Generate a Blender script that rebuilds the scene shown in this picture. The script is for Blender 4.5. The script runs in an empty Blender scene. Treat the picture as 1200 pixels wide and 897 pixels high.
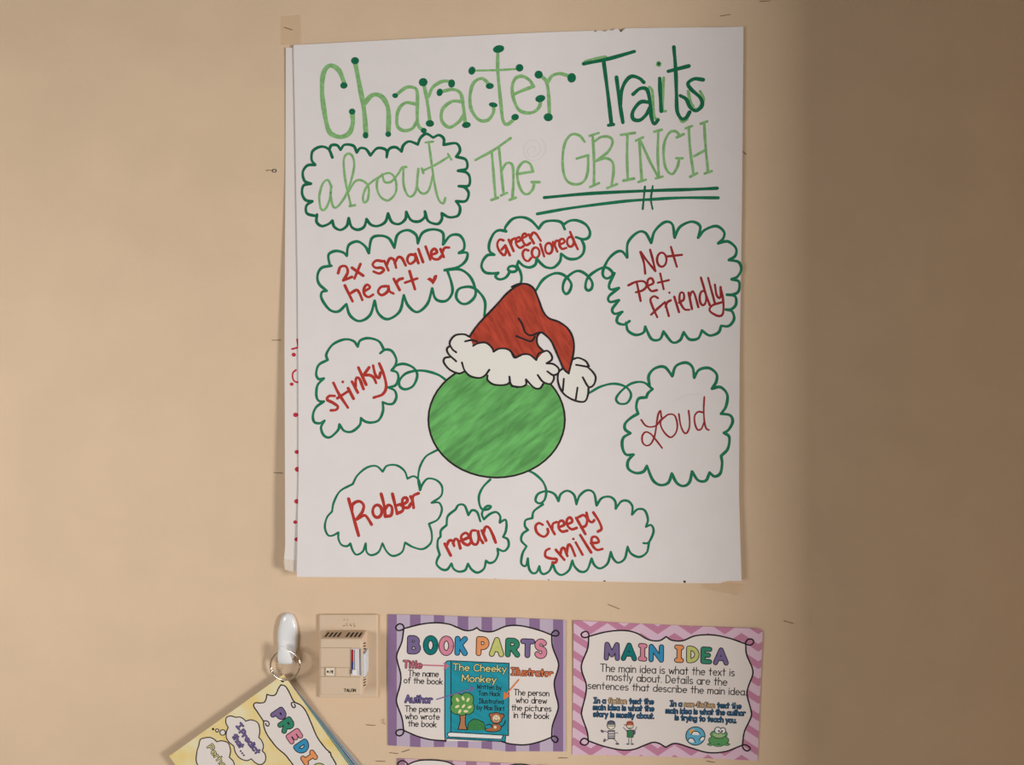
import bpy, bmesh, math, random
from mathutils import Vector
from mathutils.geometry import tessellate_polygon
random.seed(7)
C = bpy.context.scene
COL = C.collection

# ------------------------------------------------------------------ camera, light, exposure
D = 1.15            # camera to wall distance in metres
PX = 750.0          # photograph pixels per metre on the wall surface
ZC = 1.50           # camera height
cam = bpy.data.cameras.new('camera'); camo = bpy.data.objects.new('camera', cam); COL.objects.link(camo)
camo.location = (0, -D, ZC); camo.rotation_euler = (math.pi/2, 0, 0)
cam.sensor_fit = 'HORIZONTAL'; cam.sensor_width = 36.0; cam.lens = 36.0*D/(1200.0/PX); cam.clip_start = 0.02
C.camera = camo

world = bpy.data.worlds.new('world'); C.world = world; world.use_nodes = True
world.node_tree.nodes['Background'].inputs[0].default_value = (1.0, 0.97, 0.95, 1)
world.node_tree.nodes['Background'].inputs[1].default_value = 0.085

def area(name, loc, target, sx, sy, power, color=(1, 1, 1)):
    l = bpy.data.lights.new(name, 'AREA'); l.shape = 'RECTANGLE'; l.size = sx; l.size_y = sy; l.energy = power; l.color = color
    o = bpy.data.objects.new(name, l); COL.objects.link(o); o.location = loc
    o.rotation_euler = (Vector(target)-Vector(loc)).to_track_quat('-Z', 'Y').to_euler()
    return o
area('right_key_light', (2.2, -1.7, 1.20), (0.2, 0, 1.25), 0.5, 0.9, 52, (1.0, 0.985, 0.98))  # unseen key light from the right, set near and low for its falloff
area('left_fill_light', (-1.35, -1.35, 1.32), (-0.4, 0, 1.35), 0.6, 0.6, 11.5, (1.0, 0.975, 0.95))  # added fill that brightens the left of the wall and fades rightwards
area('ceiling_light', (-0.5, -2.6, 2.64), (-0.5, -2.6, 0), 1.2, 0.6, 2, (1.0, 0.98, 0.95))
C.view_settings.view_transform = 'Standard'
C.view_settings.look = 'None'
C.view_settings.gamma = 1
C.view_settings.use_curve_mapping = False
C.view_settings.exposure = 0.0

# ------------------------------------------------------------------ helpers: materials
LIT = 0.74          # how bright a white surface is lit in the middle of the wall
def lin(c):
    c = c/255.0
    return c/12.92 if c <= .04045 else ((c+.055)/1.055)**2.4
def soft(rgb, f=.80, k=.96):
    g = .3*rgb[0]+.59*rgb[1]+.11*rgb[2]+4
    return tuple((g+(v-g)*f)*k for v in rgb)
def alb(rgb):
    return tuple(min(.93, lin(v)/LIT) for v in rgb)+(1,)
MATS = {}
def mat(name, rgb, rough=.75, var=0.0, scale=120.0, stretch=None, spec=.3, bump=0.0, bscale=600.0, metal=0.0, rgb2=None):
    """plain surface with an optional fine noise variation of colour and a fine relief"""
    if name in MATS: return MATS[name]
    m = bpy.data.materials.new(name); m.use_nodes = True; nt = m.node_tree; b = nt.nodes['Principled BSDF']
    b.inputs['Base Color'].default_value = alb(rgb); b.inputs['Roughness'].default_value = rough
    b.inputs['Specular IOR Level'].default_value = spec; b.inputs['Metallic'].default_value = metal
    tc = nt.nodes.new('ShaderNodeTexCoord')
    src = tc.outputs['Object']
    if stretch:
        mp = nt.nodes.new('ShaderNodeMapping'); nt.links.new(src, mp.inputs[0]); mp.inputs['Rotation'].default_value = (0, stretch[0], 0)
        m2 = nt.nodes.new('ShaderNodeMapping'); nt.links.new(mp.outputs[0], m2.inputs[0]); m2.inputs['Scale'].default_value = (stretch[1], 1, stretch[2]); src = m2.outputs[0]
    if var > 0 or rgb2:
        n = nt.nodes.new('ShaderNodeTexNoise'); n.inputs['Scale'].default_value = scale; n.inputs['Detail'].default_value = 4
        nt.links.new(src, n.inputs['Vector'])
        r = nt.nodes.new('ShaderNodeValToRGB')
        a = alb(rgb)
        r.color_ramp.elements[0].position = .34; r.color_ramp.elements[1].position = .66
        r.color_ramp.elements[0].color = tuple(v*(1-var) for v in a[:3])+(1,)
        r.color_ramp.elements[1].color = alb(rgb2) if rgb2 else tuple(min(.95, v*(1+var)) for v in a[:3])+(1,)
        nt.links.new(n.outputs['Fac'], r.inputs[0]); nt.links.new(r.outputs[0], b.inputs['Base Color'])
    if bump > 0:
        n2 = nt.nodes.new('ShaderNodeTexNoise'); n2.inputs['Scale'].default_value = bscale; n2.inputs['Detail'].default_value = 3
        nt.links.new(tc.outputs['Object'], n2.inputs['Vector'])
        bp = nt.nodes.new('ShaderNodeBump'); bp.inputs['Strength'].default_value = bump; bp.inputs['Distance'].default_value = .001
        nt.links.new(n2.outputs['Fac'], bp.inputs['Height']); nt.links.new(bp.outputs[0], b.inputs['Normal'])
    MATS[name] = m
    return m

def band_mat(name, dark, light, kind, rough=.35, edge=None):
    """printed stripes or chevrons, laid out in the sheet's own UV map"""
    m = bpy.data.materials.new(name); m.use_nodes = True; nt = m.node_tree; b = nt.nodes['Principled BSDF']
    b.inputs['Roughness'].default_value = rough; b.inputs['Specular IOR Level'].default_value = .35
    uv = nt.nodes.new('ShaderNodeUVMap'); uv.uv_map = 'UVMap'
    sp = nt.nodes.new('ShaderNodeSeparateXYZ'); nt.links.new(uv.outputs[0], sp.inputs[0])
    def M(op, a, bb=None, c=None):
        n = nt.nodes.new('ShaderNodeMath'); n.operation = op
        for i, v in enumerate((a, bb, c)):
            if v is None: continue
            if isinstance(v, (int, float)): n.inputs[i].default_value = v
            else: nt.links.new(v, n.inputs[i])
        return n.outputs[0]
    u, v = sp.outputs[0], sp.outputs[1]
    if kind[0] == 'stripe':
        _, x0, per, frac, ed = kind
        f = M('FRACT', M('DIVIDE', M('SUBTRACT', u, x0), per)); fac = M('LESS_THAN', f, frac)
        if ed: fac = M('MULTIPLY', fac, M('LESS_THAN', u, ed))
    else:
        _, x0, per, amp, y0, vp, frac = kind
        t = M('MULTIPLY', M('PINGPONG', M('DIVIDE', M('SUBTRACT', u, x0), per), .5), 2*amp)
        f = M('FRACT', M('DIVIDE', M('SUBTRACT', M('SUBTRACT', v, y0), t), vp)); fac = M('GREATER_THAN', f, 1-frac)
    mx = nt.nodes.new('ShaderNodeMix'); mx.data_type = 'RGBA'
    nt.links.new(fac, mx.inputs[0]); mx.inputs[6].default_value = alb(soft(light)); mx.inputs[7].default_value = alb(soft(dark))
    nt.links.new(mx.outputs[2], b.inputs['Base Color'])
    n2 = nt.nodes.new('ShaderNodeTexNoise'); n2.inputs['Scale'].default_value = 45; tc = nt.nodes.new('ShaderNodeTexCoord')
    nt.links.new(tc.outputs['Object'], n2.inputs['Vector'])
    bp = nt.nodes.new('ShaderNodeBump'); bp.inputs['Strength'].default_value = .15; bp.inputs['Distance'].default_value = .002
    nt.links.new(n2.outputs['Fac'], bp.inputs['Height']); nt.links.new(bp.outputs[0], b.inputs['Normal'])
    return m

# ------------------------------------------------------------------ helpers: geometry
def W(px, py, d):
    """photograph position at distance d off the wall -> metres"""
    k = (D-d)/D
    return Vector(((px-600)/PX*k, -d, ZC-(py-448.5)/PX*k))

def tag(o, label=None, cat=None, group=None, kind=None):
    if label: o['label'] = label
    if cat: o['category'] = cat
    if group: o['group'] = group
    if kind: o['kind'] = kind
    return o
def thing(name, label, cat, loc, group=None):
    o = bpy.data.objects.new(name, None); o.empty_display_size = .03; COL.objects.link(o); o.location = loc
    return tag(o, label, cat, group)

def link(name, verts, faces, material, parent=None, smooth=False, uv=None, origin=None, label=None, thick=0):
    org = Vector(parent_loc(parent)) if parent is not None else Vector(origin or (0, 0, 0))
    me = bpy.data.meshes.new(name)
    me.from_pydata([tuple(Vector(v)-org) for v in verts], [], faces); me.materials.append(material)
    if uv:
        l = me.uv_layers.new(name='UVMap')
        for lp in me.loops: l.data[lp.index].uv = uv[lp.vertex_index]
    if smooth:
        for p in me.polygons: p.use_smooth = True
    o = bpy.data.objects.new(name, me); COL.objects.link(o)
    if parent is not None: o.parent = parent
    elif origin: o.location = origin
    if label: o['label'] = label
    if thick:
        s = o.modifiers.new('thickness', 'SOLIDIFY'); s.thickness = thick; s.offset = -1
    return o
def parent_loc(p):
    v = Vector(p.location)
    while p.parent is not None:
        p = p.parent; v = v+Vector(p.location)
    return v

def edge_pt(pts, t):
    L = [0]
    for a, b in zip(pts, pts[1:]): L.append(L[-1]+math.dist(a, b))
    s = t*L[-1]
    for i in range(len(pts)-1):
        if s <= L[i+1] or i == len(pts)-2:
            f = (s-L[i])/max(1e-9, L[i+1]-L[i]); a, b = pts[i], pts[i+1]
            return (a[0]+(b[0]-a[0])*f, a[1]+(b[1]-a[1])*f)

class Sheet:
    """a paper sheet: four traced edges (photograph pixels), a depth function, and ink laid on its surface"""
    def __init__(s, parent, depth):
        s.p = parent; s.d = depth
    def at(s, x, y, off=0):
        return W(x, y, s.d(x, y)+off)
    def grid(s, name, top, right, bottom, left, nu, nv, material, thick=.0003, off=0, label=None):
        V = []; F = []; UV = []
        P00, P10, P01, P11 = top[0], top[-1], bottom[0], bottom[-1]
        for j in range(nv+1):
            v = j/nv; l = edge_pt(left, v); r = edge_pt(right, v)
            for i in range(nu+1):
                u = i/nu; t = edge_pt(top, u); b = edge_pt(bottom, u)
                x, y = [(1-v)*t[k]+v*b[k]+(1-u)*l[k]+u*r[k]-((1-u)*(1-v)*P00[k]+u*(1-v)*P10[k]+(1-u)*v*P01[k]+u*v*P11[k]) for k in (0, 1)]
                V.append(s.at(x, y, off)); UV.append((x, y))
        w = nu+1
        for j in range(nv):
            for i in range(nu):
                a = j*w+i; F.append((a, a+w, a+w+1, a+1))
        return link(name, V, F, material, s.p, smooth=False, uv=UV, thick=thick, label=label)
    def ink(s, name, strokes, width, material, off=.00012, label=None, parent=None, var=.10):
        V = []; F = []
        for k, st in enumerate(strokes):
            ribbon(s, st, width, V, F, off+random.random()*.00003, var)
        return link(name, V, F, material, parent or s.p, label=label)
    def fill(s, name, polys, material, off=.0001, maxlen=12, label=None, parent=None):
        V = []; F = []
        for pi_, poly in enumerate(polys):
            bm = bmesh.new(); off += 8e-6
            tri = tessellate_polygon([[Vector((p[0], p[1], 0)) for p in poly]])
            vs = [bm.verts.new((p[0], p[1], 0)) for p in poly]
            for t in tri:
                try: bm.faces.new([vs[i] for i in t])
                except ValueError: pass
            for _ in range(5):
                es = [e for e in bm.edges if e.calc_length() > maxlen]
                if not es: break
                bmesh.ops.subdivide_edges(bm, edges=es, cuts=1)
                bmesh.ops.triangulate(bm, faces=bm.faces)
            bm.verts.index_update(); o = len(V)
            for v in bm.verts: V.append(s.at(v.co.x, v.co.y, off))
            for f in bm.faces:
                idx = [v.index+o for v in f.verts]
                a, b, c = [f.verts[i].co for i in range(3)]
                if (b-a).cross(c-a).z > 0: idx.reverse()
                F.append(idx)
            bm.free()
        UV = [(0, 0)]*len(V)
        return link(name, V, F, material, parent or s.p, label=label)

def ribbon(sh, pts, w, V, F, off, var=.1):
    pts = [p for i, p in enumerate(pts) if i == 0 or math.dist(p, pts[i-1]) > 1e-3]
    for i in range(1, len(pts)-1):                                   # a sharp turn starts a new pen stroke
        a, b, c = pts[i-1:i+2]; d = abs((math.atan2(c[1]-b[1], c[0]-b[0])-math.atan2(b[1]-a[1], b[0]-a[0])+math.pi) % (2*math.pi)-math.pi)
        if d > 1.0:
            ribbon(sh, pts[:i+1], w, V, F, off, var); ribbon(sh, pts[i:], w, V, F, off+1.3e-5, var); return
    if len(pts) < 2:
        p = pts[0]; o = len(V); n = 12
        for i in range(n): V.append(sh.at(p[0]+w/2*math.cos(i*2*math.pi/n), p[1]+w/2*math.sin(i*2*math.pi/n), off))
        F.append([o+i for i in range(n)][::-1]); return
    n = len(pts); ph = random.random()*6.28; o = len(V); base = off
    for i, p in enumerate(pts):
        off = base+1.6e-5*i/n
        a = pts[max(0, i-1)]; b = pts[min(n-1, i+1)]
        tx, ty = b[0]-a[0], b[1]-a[1]; L = math.hypot(tx, ty) or 1; tx /= L; ty /= L
        h = w/2*(1+var*math.sin(ph+i*.35))
        V.append(sh.at(p[0]-ty*h, p[1]+tx*h, off)); V.append(sh.at(p[0]+ty*h, p[1]-tx*h, off))
    for i in range(n-1):
        a = o+2*i; F.append((a, a+2, a+3, a+1))
    for e, (p, q) in enumerate(((pts[0], pts[1]), (pts[-1], pts[-2]))):      # round pen ends
        an = math.atan2(p[1]-q[1], p[0]-q[0]); c = len(V)
        h = w/2*(1+var*math.sin(ph+(0 if e == 0 else (n-1)*.35)))
        V.append(sh.at(p[0], p[1], off))
        for k in range(7):
            t = an-math.pi/2+math.pi*k/6; V.append(sh.at(p[0]+h*math.cos(t), p[1]+h*math.sin(t), off))
        for k in range(6): F.append((c, c+2+k, c+1+k))

def smooth(pts, step=1.3):
    """Catmull-Rom through the points"""
    if len(pts) < 3:
        a, b = pts[0], pts[-1]; n = max(2, int(math.dist(a, b)/4))
        return [(a[0]+(b[0]-a[0])*i/n, a[1]+(b[1]-a[1])*i/n) for i in range(n+1)]
    out = []
    P = [(2*pts[0][0]-pts[1][0], 2*pts[0][1]-pts[1][1])]+pts+[(2*pts[-1][0]-pts[-2][0], 2*pts[-1][1]-pts[-2][1])]
    if pts[0] == pts[-1]: P[0] = pts[-2]; P[-1] = pts[1]
    for i in range(1, len(P)-2):
        p0, p1, p2, p3 = P[i-1:i+3]; n = max(2, int(math.dist(p1, p2)/step))
        n = min(n, 12)
        for k in range(n):
            t = k/n
            out.append(tuple(.5*((2*p1[j])+(-p0[j]+p2[j])*t+(2*p0[j]-5*p1[j]+4*p2[j]-p3[j])*t*t+(-p0[j]+3*p1[j]-3*p2[j]+p3[j])*t**3) for j in (0, 1)))
    out.append(pts[-1])
    return out

class Reg:
    """reads traced strokes: 'x y x y! x y / x y ...'  (! = sharp corner, / = new stroke)"""
    def __init__(s, x0, y0, k): s.x0, s.y0, s.k = x0, y0, k
    def m(s, p): return (s.x0+p[0]*s.k, s.y0+p[1]*s.k)
    def S(s, txt):
        out = []
        for part in txt.split('/'):
            tok = part.split(); cur = []
            if len(tok) >= 1 and tok[0].startswith('O'):            # O cx cy rx ry = closed oval
                cx, cy, rx, ry = map(float, tok[1:5])
                rot = float(tok[5]) if len(tok) > 5 else 0
                ca, sa = math.cos(rot), math.sin(rot)
                out.append([s.m((cx+rx*math.cos(a)*ca-ry*math.sin(a)*sa, cy+rx*math.cos(a)*sa+ry*math.sin(a)*ca)) for a in [i*2*math.pi/24 for i in range(25)]]); continue
            for i in range(0, len(tok)-1, 2):
                y = tok[i+1]; cr = y.endswith('!'); p = s.m((float(tok[i]), float(y.rstrip('!'))))
                cur.append(p)
                if cr and len(cur) > 1: out.append(smooth(cur)); cur = [p]
            if len(cur) > 1: out.append(smooth(cur))
            elif len(cur) == 1 and len(tok) == 2: out.append(cur)
        return out
    def poly(s, txt):
        pts = []
        for st in s.S(txt):
            for p in st:
                if not pts or math.dist(p, pts[-1]) > .05: pts.append(p)
        if len(pts) > 2 and math.dist(pts[0], pts[-1]) < .05: pts.pop()
        return pts
    def oval(s, cx, cy, rx, ry, n=14, rot=0):
        ca, sa = math.cos(rot), math.sin(rot)
        return [s.m((cx+rx*math.cos(a)*ca-ry*math.sin(a)*sa, cy+rx*math.cos(a)*sa+ry*math.sin(a)*ca)) for a in [i*2*math.pi/n for i in range(n)]]

# ------------------------------------------------------------------ printed hand lettering: a single-stroke alphabet
def A(cx, cy, rx, ry, a0, a1, n=12):
    return [(cx+rx*math.cos(math.radians(a0+(a1-a0)*i/n)), cy+ry*math.sin(math.radians(a0+(a1-a0)*i/n))) for i in range(n+1)]
ci = A(.27, .31, .27, .31, 0, 360, 18)
G = {
 'a': (.54, [ci, [(.54, .62), (.54, 0)]]), 'b': (.54, [[(0, 1), (0, 0)], ci]), 'c': (.5, [A(.28, .31, .28, .31, 48, 312)]),
 'd': (.54, [ci, [(.54, 1), (.54, 0)]]), 'e': (.54, [[(.02, .33), (.54, .33)]+A(.28, .31, .27, .31, 8, 312)]),
 'f': (.36, [A(.32, .8, .16, .2, 40, 180)+[(.16, 0)], [(0, .6), (.36, .6)]]),
 'g': (.54, [ci, [(.54, .62), (.54, 0)]+A(.28, -.05, .26, .27, 0, -140)]),
 'h': (.48, [[(0, 1), (0, 0)], [(0, .28)]+A(.24, .36, .24, .26, 180, 0)+[(.48, 0)]]), 'i': (.08, [[(.04, .62), (.04, 0)], [(.04, .86), (.04, .9)]]),
 'k': (.45, [[(0, 1), (0, 0)], [(.42, .6), (.02, .26)], [(.14, .36), (.45, 0)]]), 'l': (.08, [[(.04, 1), (.04, 0)]]),
 'm': (.76, [[(0, .62), (0, 0)], [(0, .28)]+A(.19, .4, .19, .22, 180, 0)+[(.38, 0)], [(.38, .28)]+A(.57, .4, .19, .22, 180, 0)+[(.76, 0)]]),
 'n': (.46, [[(0, .62), (0, 0)], [(0, .28)]+A(.23, .38, .23, .24, 180, 0)+[(.46, 0)]]), 'o': (.54, [ci]),
 'p': (.54, [[(0, .62), (0, -.36)], ci]), 'r': (.34, [[(0, .62), (0, 0)], [(0, .28)]+A(.22, .38, .22, .24, 180, 50)]),
 's': (.42, [A(.21, .465, .19, .155, 35, 270)+A(.21, .155, .21, .155, 90, -145)]),
 't': (.4, [[(.2, .95), (.2, 0)], [(0, .62), (.4, .62)]]), 'u': (.48, [[(0, .62)]+A(.24, .25, .24, .25, 180, 360)+[(.48, .62)], [(.48, .62), (.48, 0)]]),
 'v': (.46, [[(0, .62), (.23, 0), (.46, .62)]]), 'w': (.74, [[(0, .62), (.19, 0), (.37, .52), (.55, 0), (.74, .62)]]),
 'x': (.44, [[(0, .62), (.44, 0)], [(.44, .62), (0, 0)]]), 'y': (.5, [[(0, .62), (.26, .04)], [(.5, .62), (.12, -.36)]]),
 '.': (.06, [[(.03, .02), (.03, .05)]]), '-': (.3, [[(0, .32), (.3, .32)]]), ' ': (.26, []),
 'T': (.66, [[(0, 1), (.66, 1)], [(.33, 1), (.33, 0)]]), 'I': (.46, [[(0, 1), (.46, 1)], [(.23, 1), (.23, 0)], [(0, 0), (.46, 0)]]),
 'A': (.7, [[(0, 0), (.35, 1), (.7, 0)], [(.13, .34), (.57, .34)]]), 'D': (.6, [[(0, 1), (0, 0)], [(0, 1)]+A(.12, .5, .48, .5, 90, -90)+[(0, 0)]]),
 'B': (.6, [[(0, 1), (0, 0)], [(0, 1)]+A(.25, .76, .26, .24, 90, -90)+[(0, .52)], [(.2, .52)]+A(.3, .26, .3, .26, 90, -90)+[(0, 0)]]),
 'O': (.76, [A(.38, .5, .36, .5, 0, 360, 24)]), 'P': (.56, [[(0, 1), (0, 0)], [(0, 1)]+A(.28, .72, .28, .28, 90, -90)+[(0, .44)]]),
 'R': (.62, [[(0, 1), (0, 0)], [(0, 1)]+A(.3, .74, .28, .26, 90, -90)+[(0, .48)], [(.26, .48), (.62, 0)]]),
 'S': (.6, [A(.31, .75, .28, .25, 30, 262)+A(.3, .25, .3, .26, 82, -150)]), 'K': (.6, [[(0, 1), (0, 0)], [(.58, 1), (.03, .42)], [(.18, .58), (.6, 0)]]),
 'N': (.62, [[(0, 0), (0, 1), (.62, 0), (.62, 1)]]), 'E': (.52, [[(.52, 1), (0, 1), (0, 0), (.52, 0)], [(0, .52), (.42, .52)]]),
 'C': (.66, [A(.38, .5, .38, .5, 45, 315, 18)]), 'M': (.76, [[(0, 0), (.04, 1), (.38, .25), (.72, 1), (.76, 0)]]),
 'W': (.9, [[(0, 1), (.22, 0), (.45, .8), (.68, 0), (.9, 1)]]), 'H': (.6, [[(0, 1), (0, 0)], [(.6, 1), (.6, 0)], [(0, .5), (.6, .5)]]),
 'L': (.5, [[(0, 1), (0, 0), (.5, 0)]]),
}
def lay(text, p0, p1, cap, gap=.17):
    """strokes of a line of lettering fitted between two baseline points"""
    tot = sum(G[c][0]+gap for c in text)-gap
    L = math.dist(p0, p1); rx, ry = (p1[0]-p0[0])/L, (p1[1]-p0[1])/L; kx = L/tot
    x = 0; out = []
    for c in text:
        a, st = G[c]
        for s in st:
            out.append([(p0[0]+rx*(x+q[0])*kx+ry*q[1]*cap, p0[1]+ry*(x+q[0])*kx-rx*q[1]*cap) for q in s])
        x += a+gap
    return out
def glyph(c, o, right, up):
    """one big letter: o = bottom-left of its stroke centreline, right/up = full vectors of its box"""
    a, st = G[c]
    return [[(o[0]+right[0]*q[0]/a+up[0]*q[1], o[1]+right[1]*q[0]/a+up[1]*q[1]) for q in s] for s in st]

# ------------------------------------------------------------------ the setting
def box(name, x0, x1, y0, y1, z0, z1, material, parent=None, bevel=0, kind=None, seg=2):
    bm = bmesh.new(); bmesh.ops.create_cube(bm, size=1)
    for v in bm.verts: v.co = Vector((x0+(v.co.x+.5)*(x1-x0), y0+(v.co.y+.5)*(y1-y0), z0+(v.co.z+.5)*(z1-z0)))
    if bevel: bmesh.ops.bevel(bm, geom=bm.edges[:], offset=bevel, segments=seg, affect='EDGES', profile=.5)
    org = parent_loc(parent) if parent is not None else Vector((0, 0, 0))
    for v in bm.verts: v.co -= org
    me = bpy.data.meshes.new(name); bm.to_mesh(me); bm.free(); me.materials.append(material)
    o = bpy.data.objects.new(name, me); COL.objects.link(o)
    if parent is not None: o.parent = parent
    if kind: o['kind'] = kind
    return o

wallm = mat('painted wall', (205, 180, 151), rough=.62, var=.025, scale=9, bump=.35, bscale=700, spec=.25)
box('wall_back', -3.2, 3.2, 0, .15, 0, 2.75, wallm, kind='structure')
box('added_shade_wall', .98, 1.13, -.618, 0, 0, 2.75, wallm, kind='structure')  # unseen wall added to block the key light and dim the right side
box('floor', -3.2, 3.2, -4, 0, -.1, 0, mat('beige floor tile', (150, 140, 125), rough=.4, var=.06, scale=6), kind='structure')
box('baseboard_back', -3.2, .98, -.012, 0, 0, .1, mat('dark vinyl baseboard', (70, 60, 55), rough=.5), kind='structure', bevel=.003)

# ------------------------------------------------------------------ chart papers
def ss(t): t = max(0, min(1, t)); return t*t*(3-2*t)
def d_under(x, y):
    s = (x-335)/535
    return .0015+.0125*ss((y-180)/420)*(1-.75*ss(s))+.0006*math.sin(y*.02+x*.004)+.0006
def d_main(x, y):
    s = (x-345)/525
    return d_under(x, y)+.0022+.0035*ss((y-560)/120)*(.4+.6*abs(s-.45))+.0012*ss((s-.9)/.1)

cream = mat('white chart paper', (214, 208, 206), rough=.85, var=.012, scale=25, spec=.15, bump=.12, bscale=500)
under = thing('chart_paper', 'older white chart paper peeking out behind the big poster, red dots on its left edge', 'paper', W(600, 360, .002), 'sheets of chart paper')
del under['group']
U = Sheet(under, d_under)
U.grid('sheet', [(335, 56), (600, 50), (863, 42)], [(863, 42), (862, 400), (861, 679), (843, 684)],
       [(334, 668), (347, 671.5), (480, 675), (579, 678.9), (680, 681.5), (803, 683.8), (843, 684)],
       [(335, 56), (334.6, 200), (334, 300), (333.4, 400), (334, 560), (334.3, 640), (332.5, 660), (334, 668)], 60, 60, mat('white chart paper behind', (214, 206, 200), rough=.85, spec=.15))
R = Reg(235, 300, .245); R2 = Reg(235, 500, .2562)
redm = mat('red dot marker', (178, 40, 58), rough=.7, var=.18, scale=500)
U.ink('marker_stroke', R.S('462 400 469 438! 438 446'), 2.1, redm)
U.ink('marker_stroke', R.S('456 547 442 560 441 585 452 602 472 606'), 2.1, redm)
for rr, x, y, a in ((R, 446, 473, 8), (R, 436, 614, 7), (R, 455, 761, 9), (R2, 441, 117, 8), (R2, 444, 196, 10), (R2, 440, 343, 9), (R2, 433, 438, 7), (R2, 440, 517, 8)):
    U.fill('red_dot', [rr.oval(x, y, a*1.35, a*1.2, 12)], redm)
blk = mat('black marker', (28, 24, 26), rough=.6)
for x, y in ((580, 678.4), (642.6, 680), (708, 681.7), (802, 683.2)):
    U.fill('black_dot', [[(x-1.5, y-3), (x+1.5, y-3), (x+1.6, y+.2), (x-.6, y+.2)]], blk)
def tape_mat():
    m = bpy.data.materials.new('clear tape'); m.use_nodes = True; nt = m.node_tree
    nt.nodes.remove(nt.nodes['Principled BSDF'])
    t = nt.nodes.new('ShaderNodeBsdfTransparent'); p = nt.nodes.new('ShaderNodeBsdfPrincipled'); mx = nt.nodes.new('ShaderNodeMixShader')
    t.inputs[0].default_value = (.985, .975, .96, 1)
    p.inputs['Base Color'].default_value = alb((215, 195, 170)); p.inputs['Roughness'].default_value = .3
    mx.inputs[0].default_value = .05
    nt.links.new(t.outputs[0], mx.inputs[1]); nt.links.new(p.outputs[0], mx.inputs[2]); nt.links.new(mx.outputs[0], nt.nodes['Material Output'].inputs[0])
    return m
tapem = tape_mat()
def quad(sh, name, a, b, c, d, m, off, n=4, label=None):
    return sh.grid(name, [a, b], [b, c], [d, c], [a, d], n, n, m, thick=.0001, off=off, label=label)
Tl = Sheet(under, lambda x, y: .0008)
quad(Tl, 'tape', (329, 19), (352, 17), (353, 51), (329, 53), tapem, 0, label='clear tape above the top left corner')
Tb = Sheet(under, lambda x, y: .004)
quad(Tb, 'tape', (822, 690), (829, 680), (871, 685), (868, 699), tapem, 0, label='clear tape under the bottom right corner')
quad(Sheet(under, lambda x, y: d_under(x, y)+.0006), 'tape', (331, 655), (346, 657), (346, 673), (330, 668), tapem, 0, label='crinkled clear tape on the bottom left corner')

poster = thing('anchor_chart', 'large white paper chart with green and red marker lettering, clouds and a red Santa hat', 'poster', W(607, 360, .003))
P = Sheet(poster, d_main)
top = [(344, 52.8), (420, 48.8), (520, 43.5), (600, 39.5), (660, 37), (696, 36), (697.5, 37.8), (700, 36), (706, 36), (708, 37), (714, 35), (717, 35.8), (720, 34.4), (724, 33.6), (727.6, 38), (733, 33.2), (780, 32.4), (840, 32), (871.3, 31.3)]
P.grid('sheet', top, [(871.3, 31.3), (870, 178), (869.3, 250), (866.7, 420), (866, 580), (869, 681)],
       [(347.8, 676.4), (450, 677), (550, 677.8), (710, 680.6), (869, 681)],
       [(344, 52.8), (346, 150), (347.6, 250), (349, 330), (349.7, 450), (350, 560), (347.8, 676.4)], 300, 60, cream)
R1 = Reg(340, 30, .225); R3 = Reg(340, 140, .225); RT = Reg(600, 30, .23333); R4 = Reg(600, 140, .23333); R5 = Reg(340, 255, .225)
R6 = Reg(610, 255, .225); R8 = Reg(610, 400, .225); RE = Reg(500, 80, .15)
lt = mat('light green marker', (124, 170, 110), rough=.7, var=.14, scale=160)
dg = mat('dark green marker', (12, 100, 66), rough=.6, var=.16, scale=200)
mg = mat('green marker', (18, 110, 76), rough=.65, var=.16, scale=160)
rd = mat('red marker', (168, 48, 38), rough=.65, var=.14, scale=200)
rd2 = mat('thin dark red marker', (142, 36, 38), rough=.65, var=.12, scale=200)

# title, first word: light green letters with dark green ball ends
P.ink('lettering', R1.S('282 300 255 235 210 208 175 245 166 340 180 460 200 545 228 572 268 580 308 560 326 510 324 460') +
      R1.S('340 200 365 330 385 440 395 565 / 388 405 420 368 455 360 490 385 512 445 512 560'), 5.4, lt, label='light green marker letters C and h')
P.ink('lettering', R1.S('555 360 600 325 640 322 662 350 662 480 670 525 690 543 / 660 410 600 403 562 445 558 520 590 547 635 537 660 500') +
      R1.S('695 300 715 400 728 500 / 720 370 745 320 790 292 835 290') +
      R1.S('785 345 850 333 888 355 902 420 912 510 / 900 398 845 395 795 435 790 495 830 530 880 500 905 465') +
      R1.S('1040 310 1000 276 955 300 937 370 945 440 985 492 1030 492 1058 455 1060 415') +
      R1.S('1082 140 1082 240 1095 380 1108 490 1130 515 1165 490') +
      RE.S('690 200 760 170 835 142! 800 90 740 62 690 85 668 150 680 240 720 325 790 350 850 335 885 290 888 240') +
      RE.S('895 60 935 105 952 200 960 380 / 945 110 980 60 1040 42 1110 60'), 3.9, lt, label='light green marker letters a r a c t e r')
P.ink('lettering', R1.S('945 235 1080 232 1195 225'), 2.6, lt)
for rg, l in ((R1, ((280, 312, 19, 17), (338, 183, 21, 19), (323, 448, 17, 16), (393, 572, 15, 17), (511, 566, 15, 15), (547, 365, 15, 13), (693, 295, 23, 22), (728, 510, 22, 18), (696, 547, 16, 14), (779, 348, 16, 20), (841, 302, 18, 22), (918, 518, 23, 16), (947, 235, 18, 22), (1086, 122, 30, 20), (1040, 315, 21, 16), (1058, 413, 23, 13), (1172, 477, 20, 17), (1195, 220, 20, 20))),
              (RE, ((888, 237, 40, 28), (875, 50, 32, 32), (1133, 75, 34, 38), (950, 383, 36, 32)))):
    for x, y, a, b in l:
        P.fill('letter_dot', [rg.oval(x, y, a, b, 14, random.uniform(-.3, .3))], dg, off=.0002)
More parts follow.
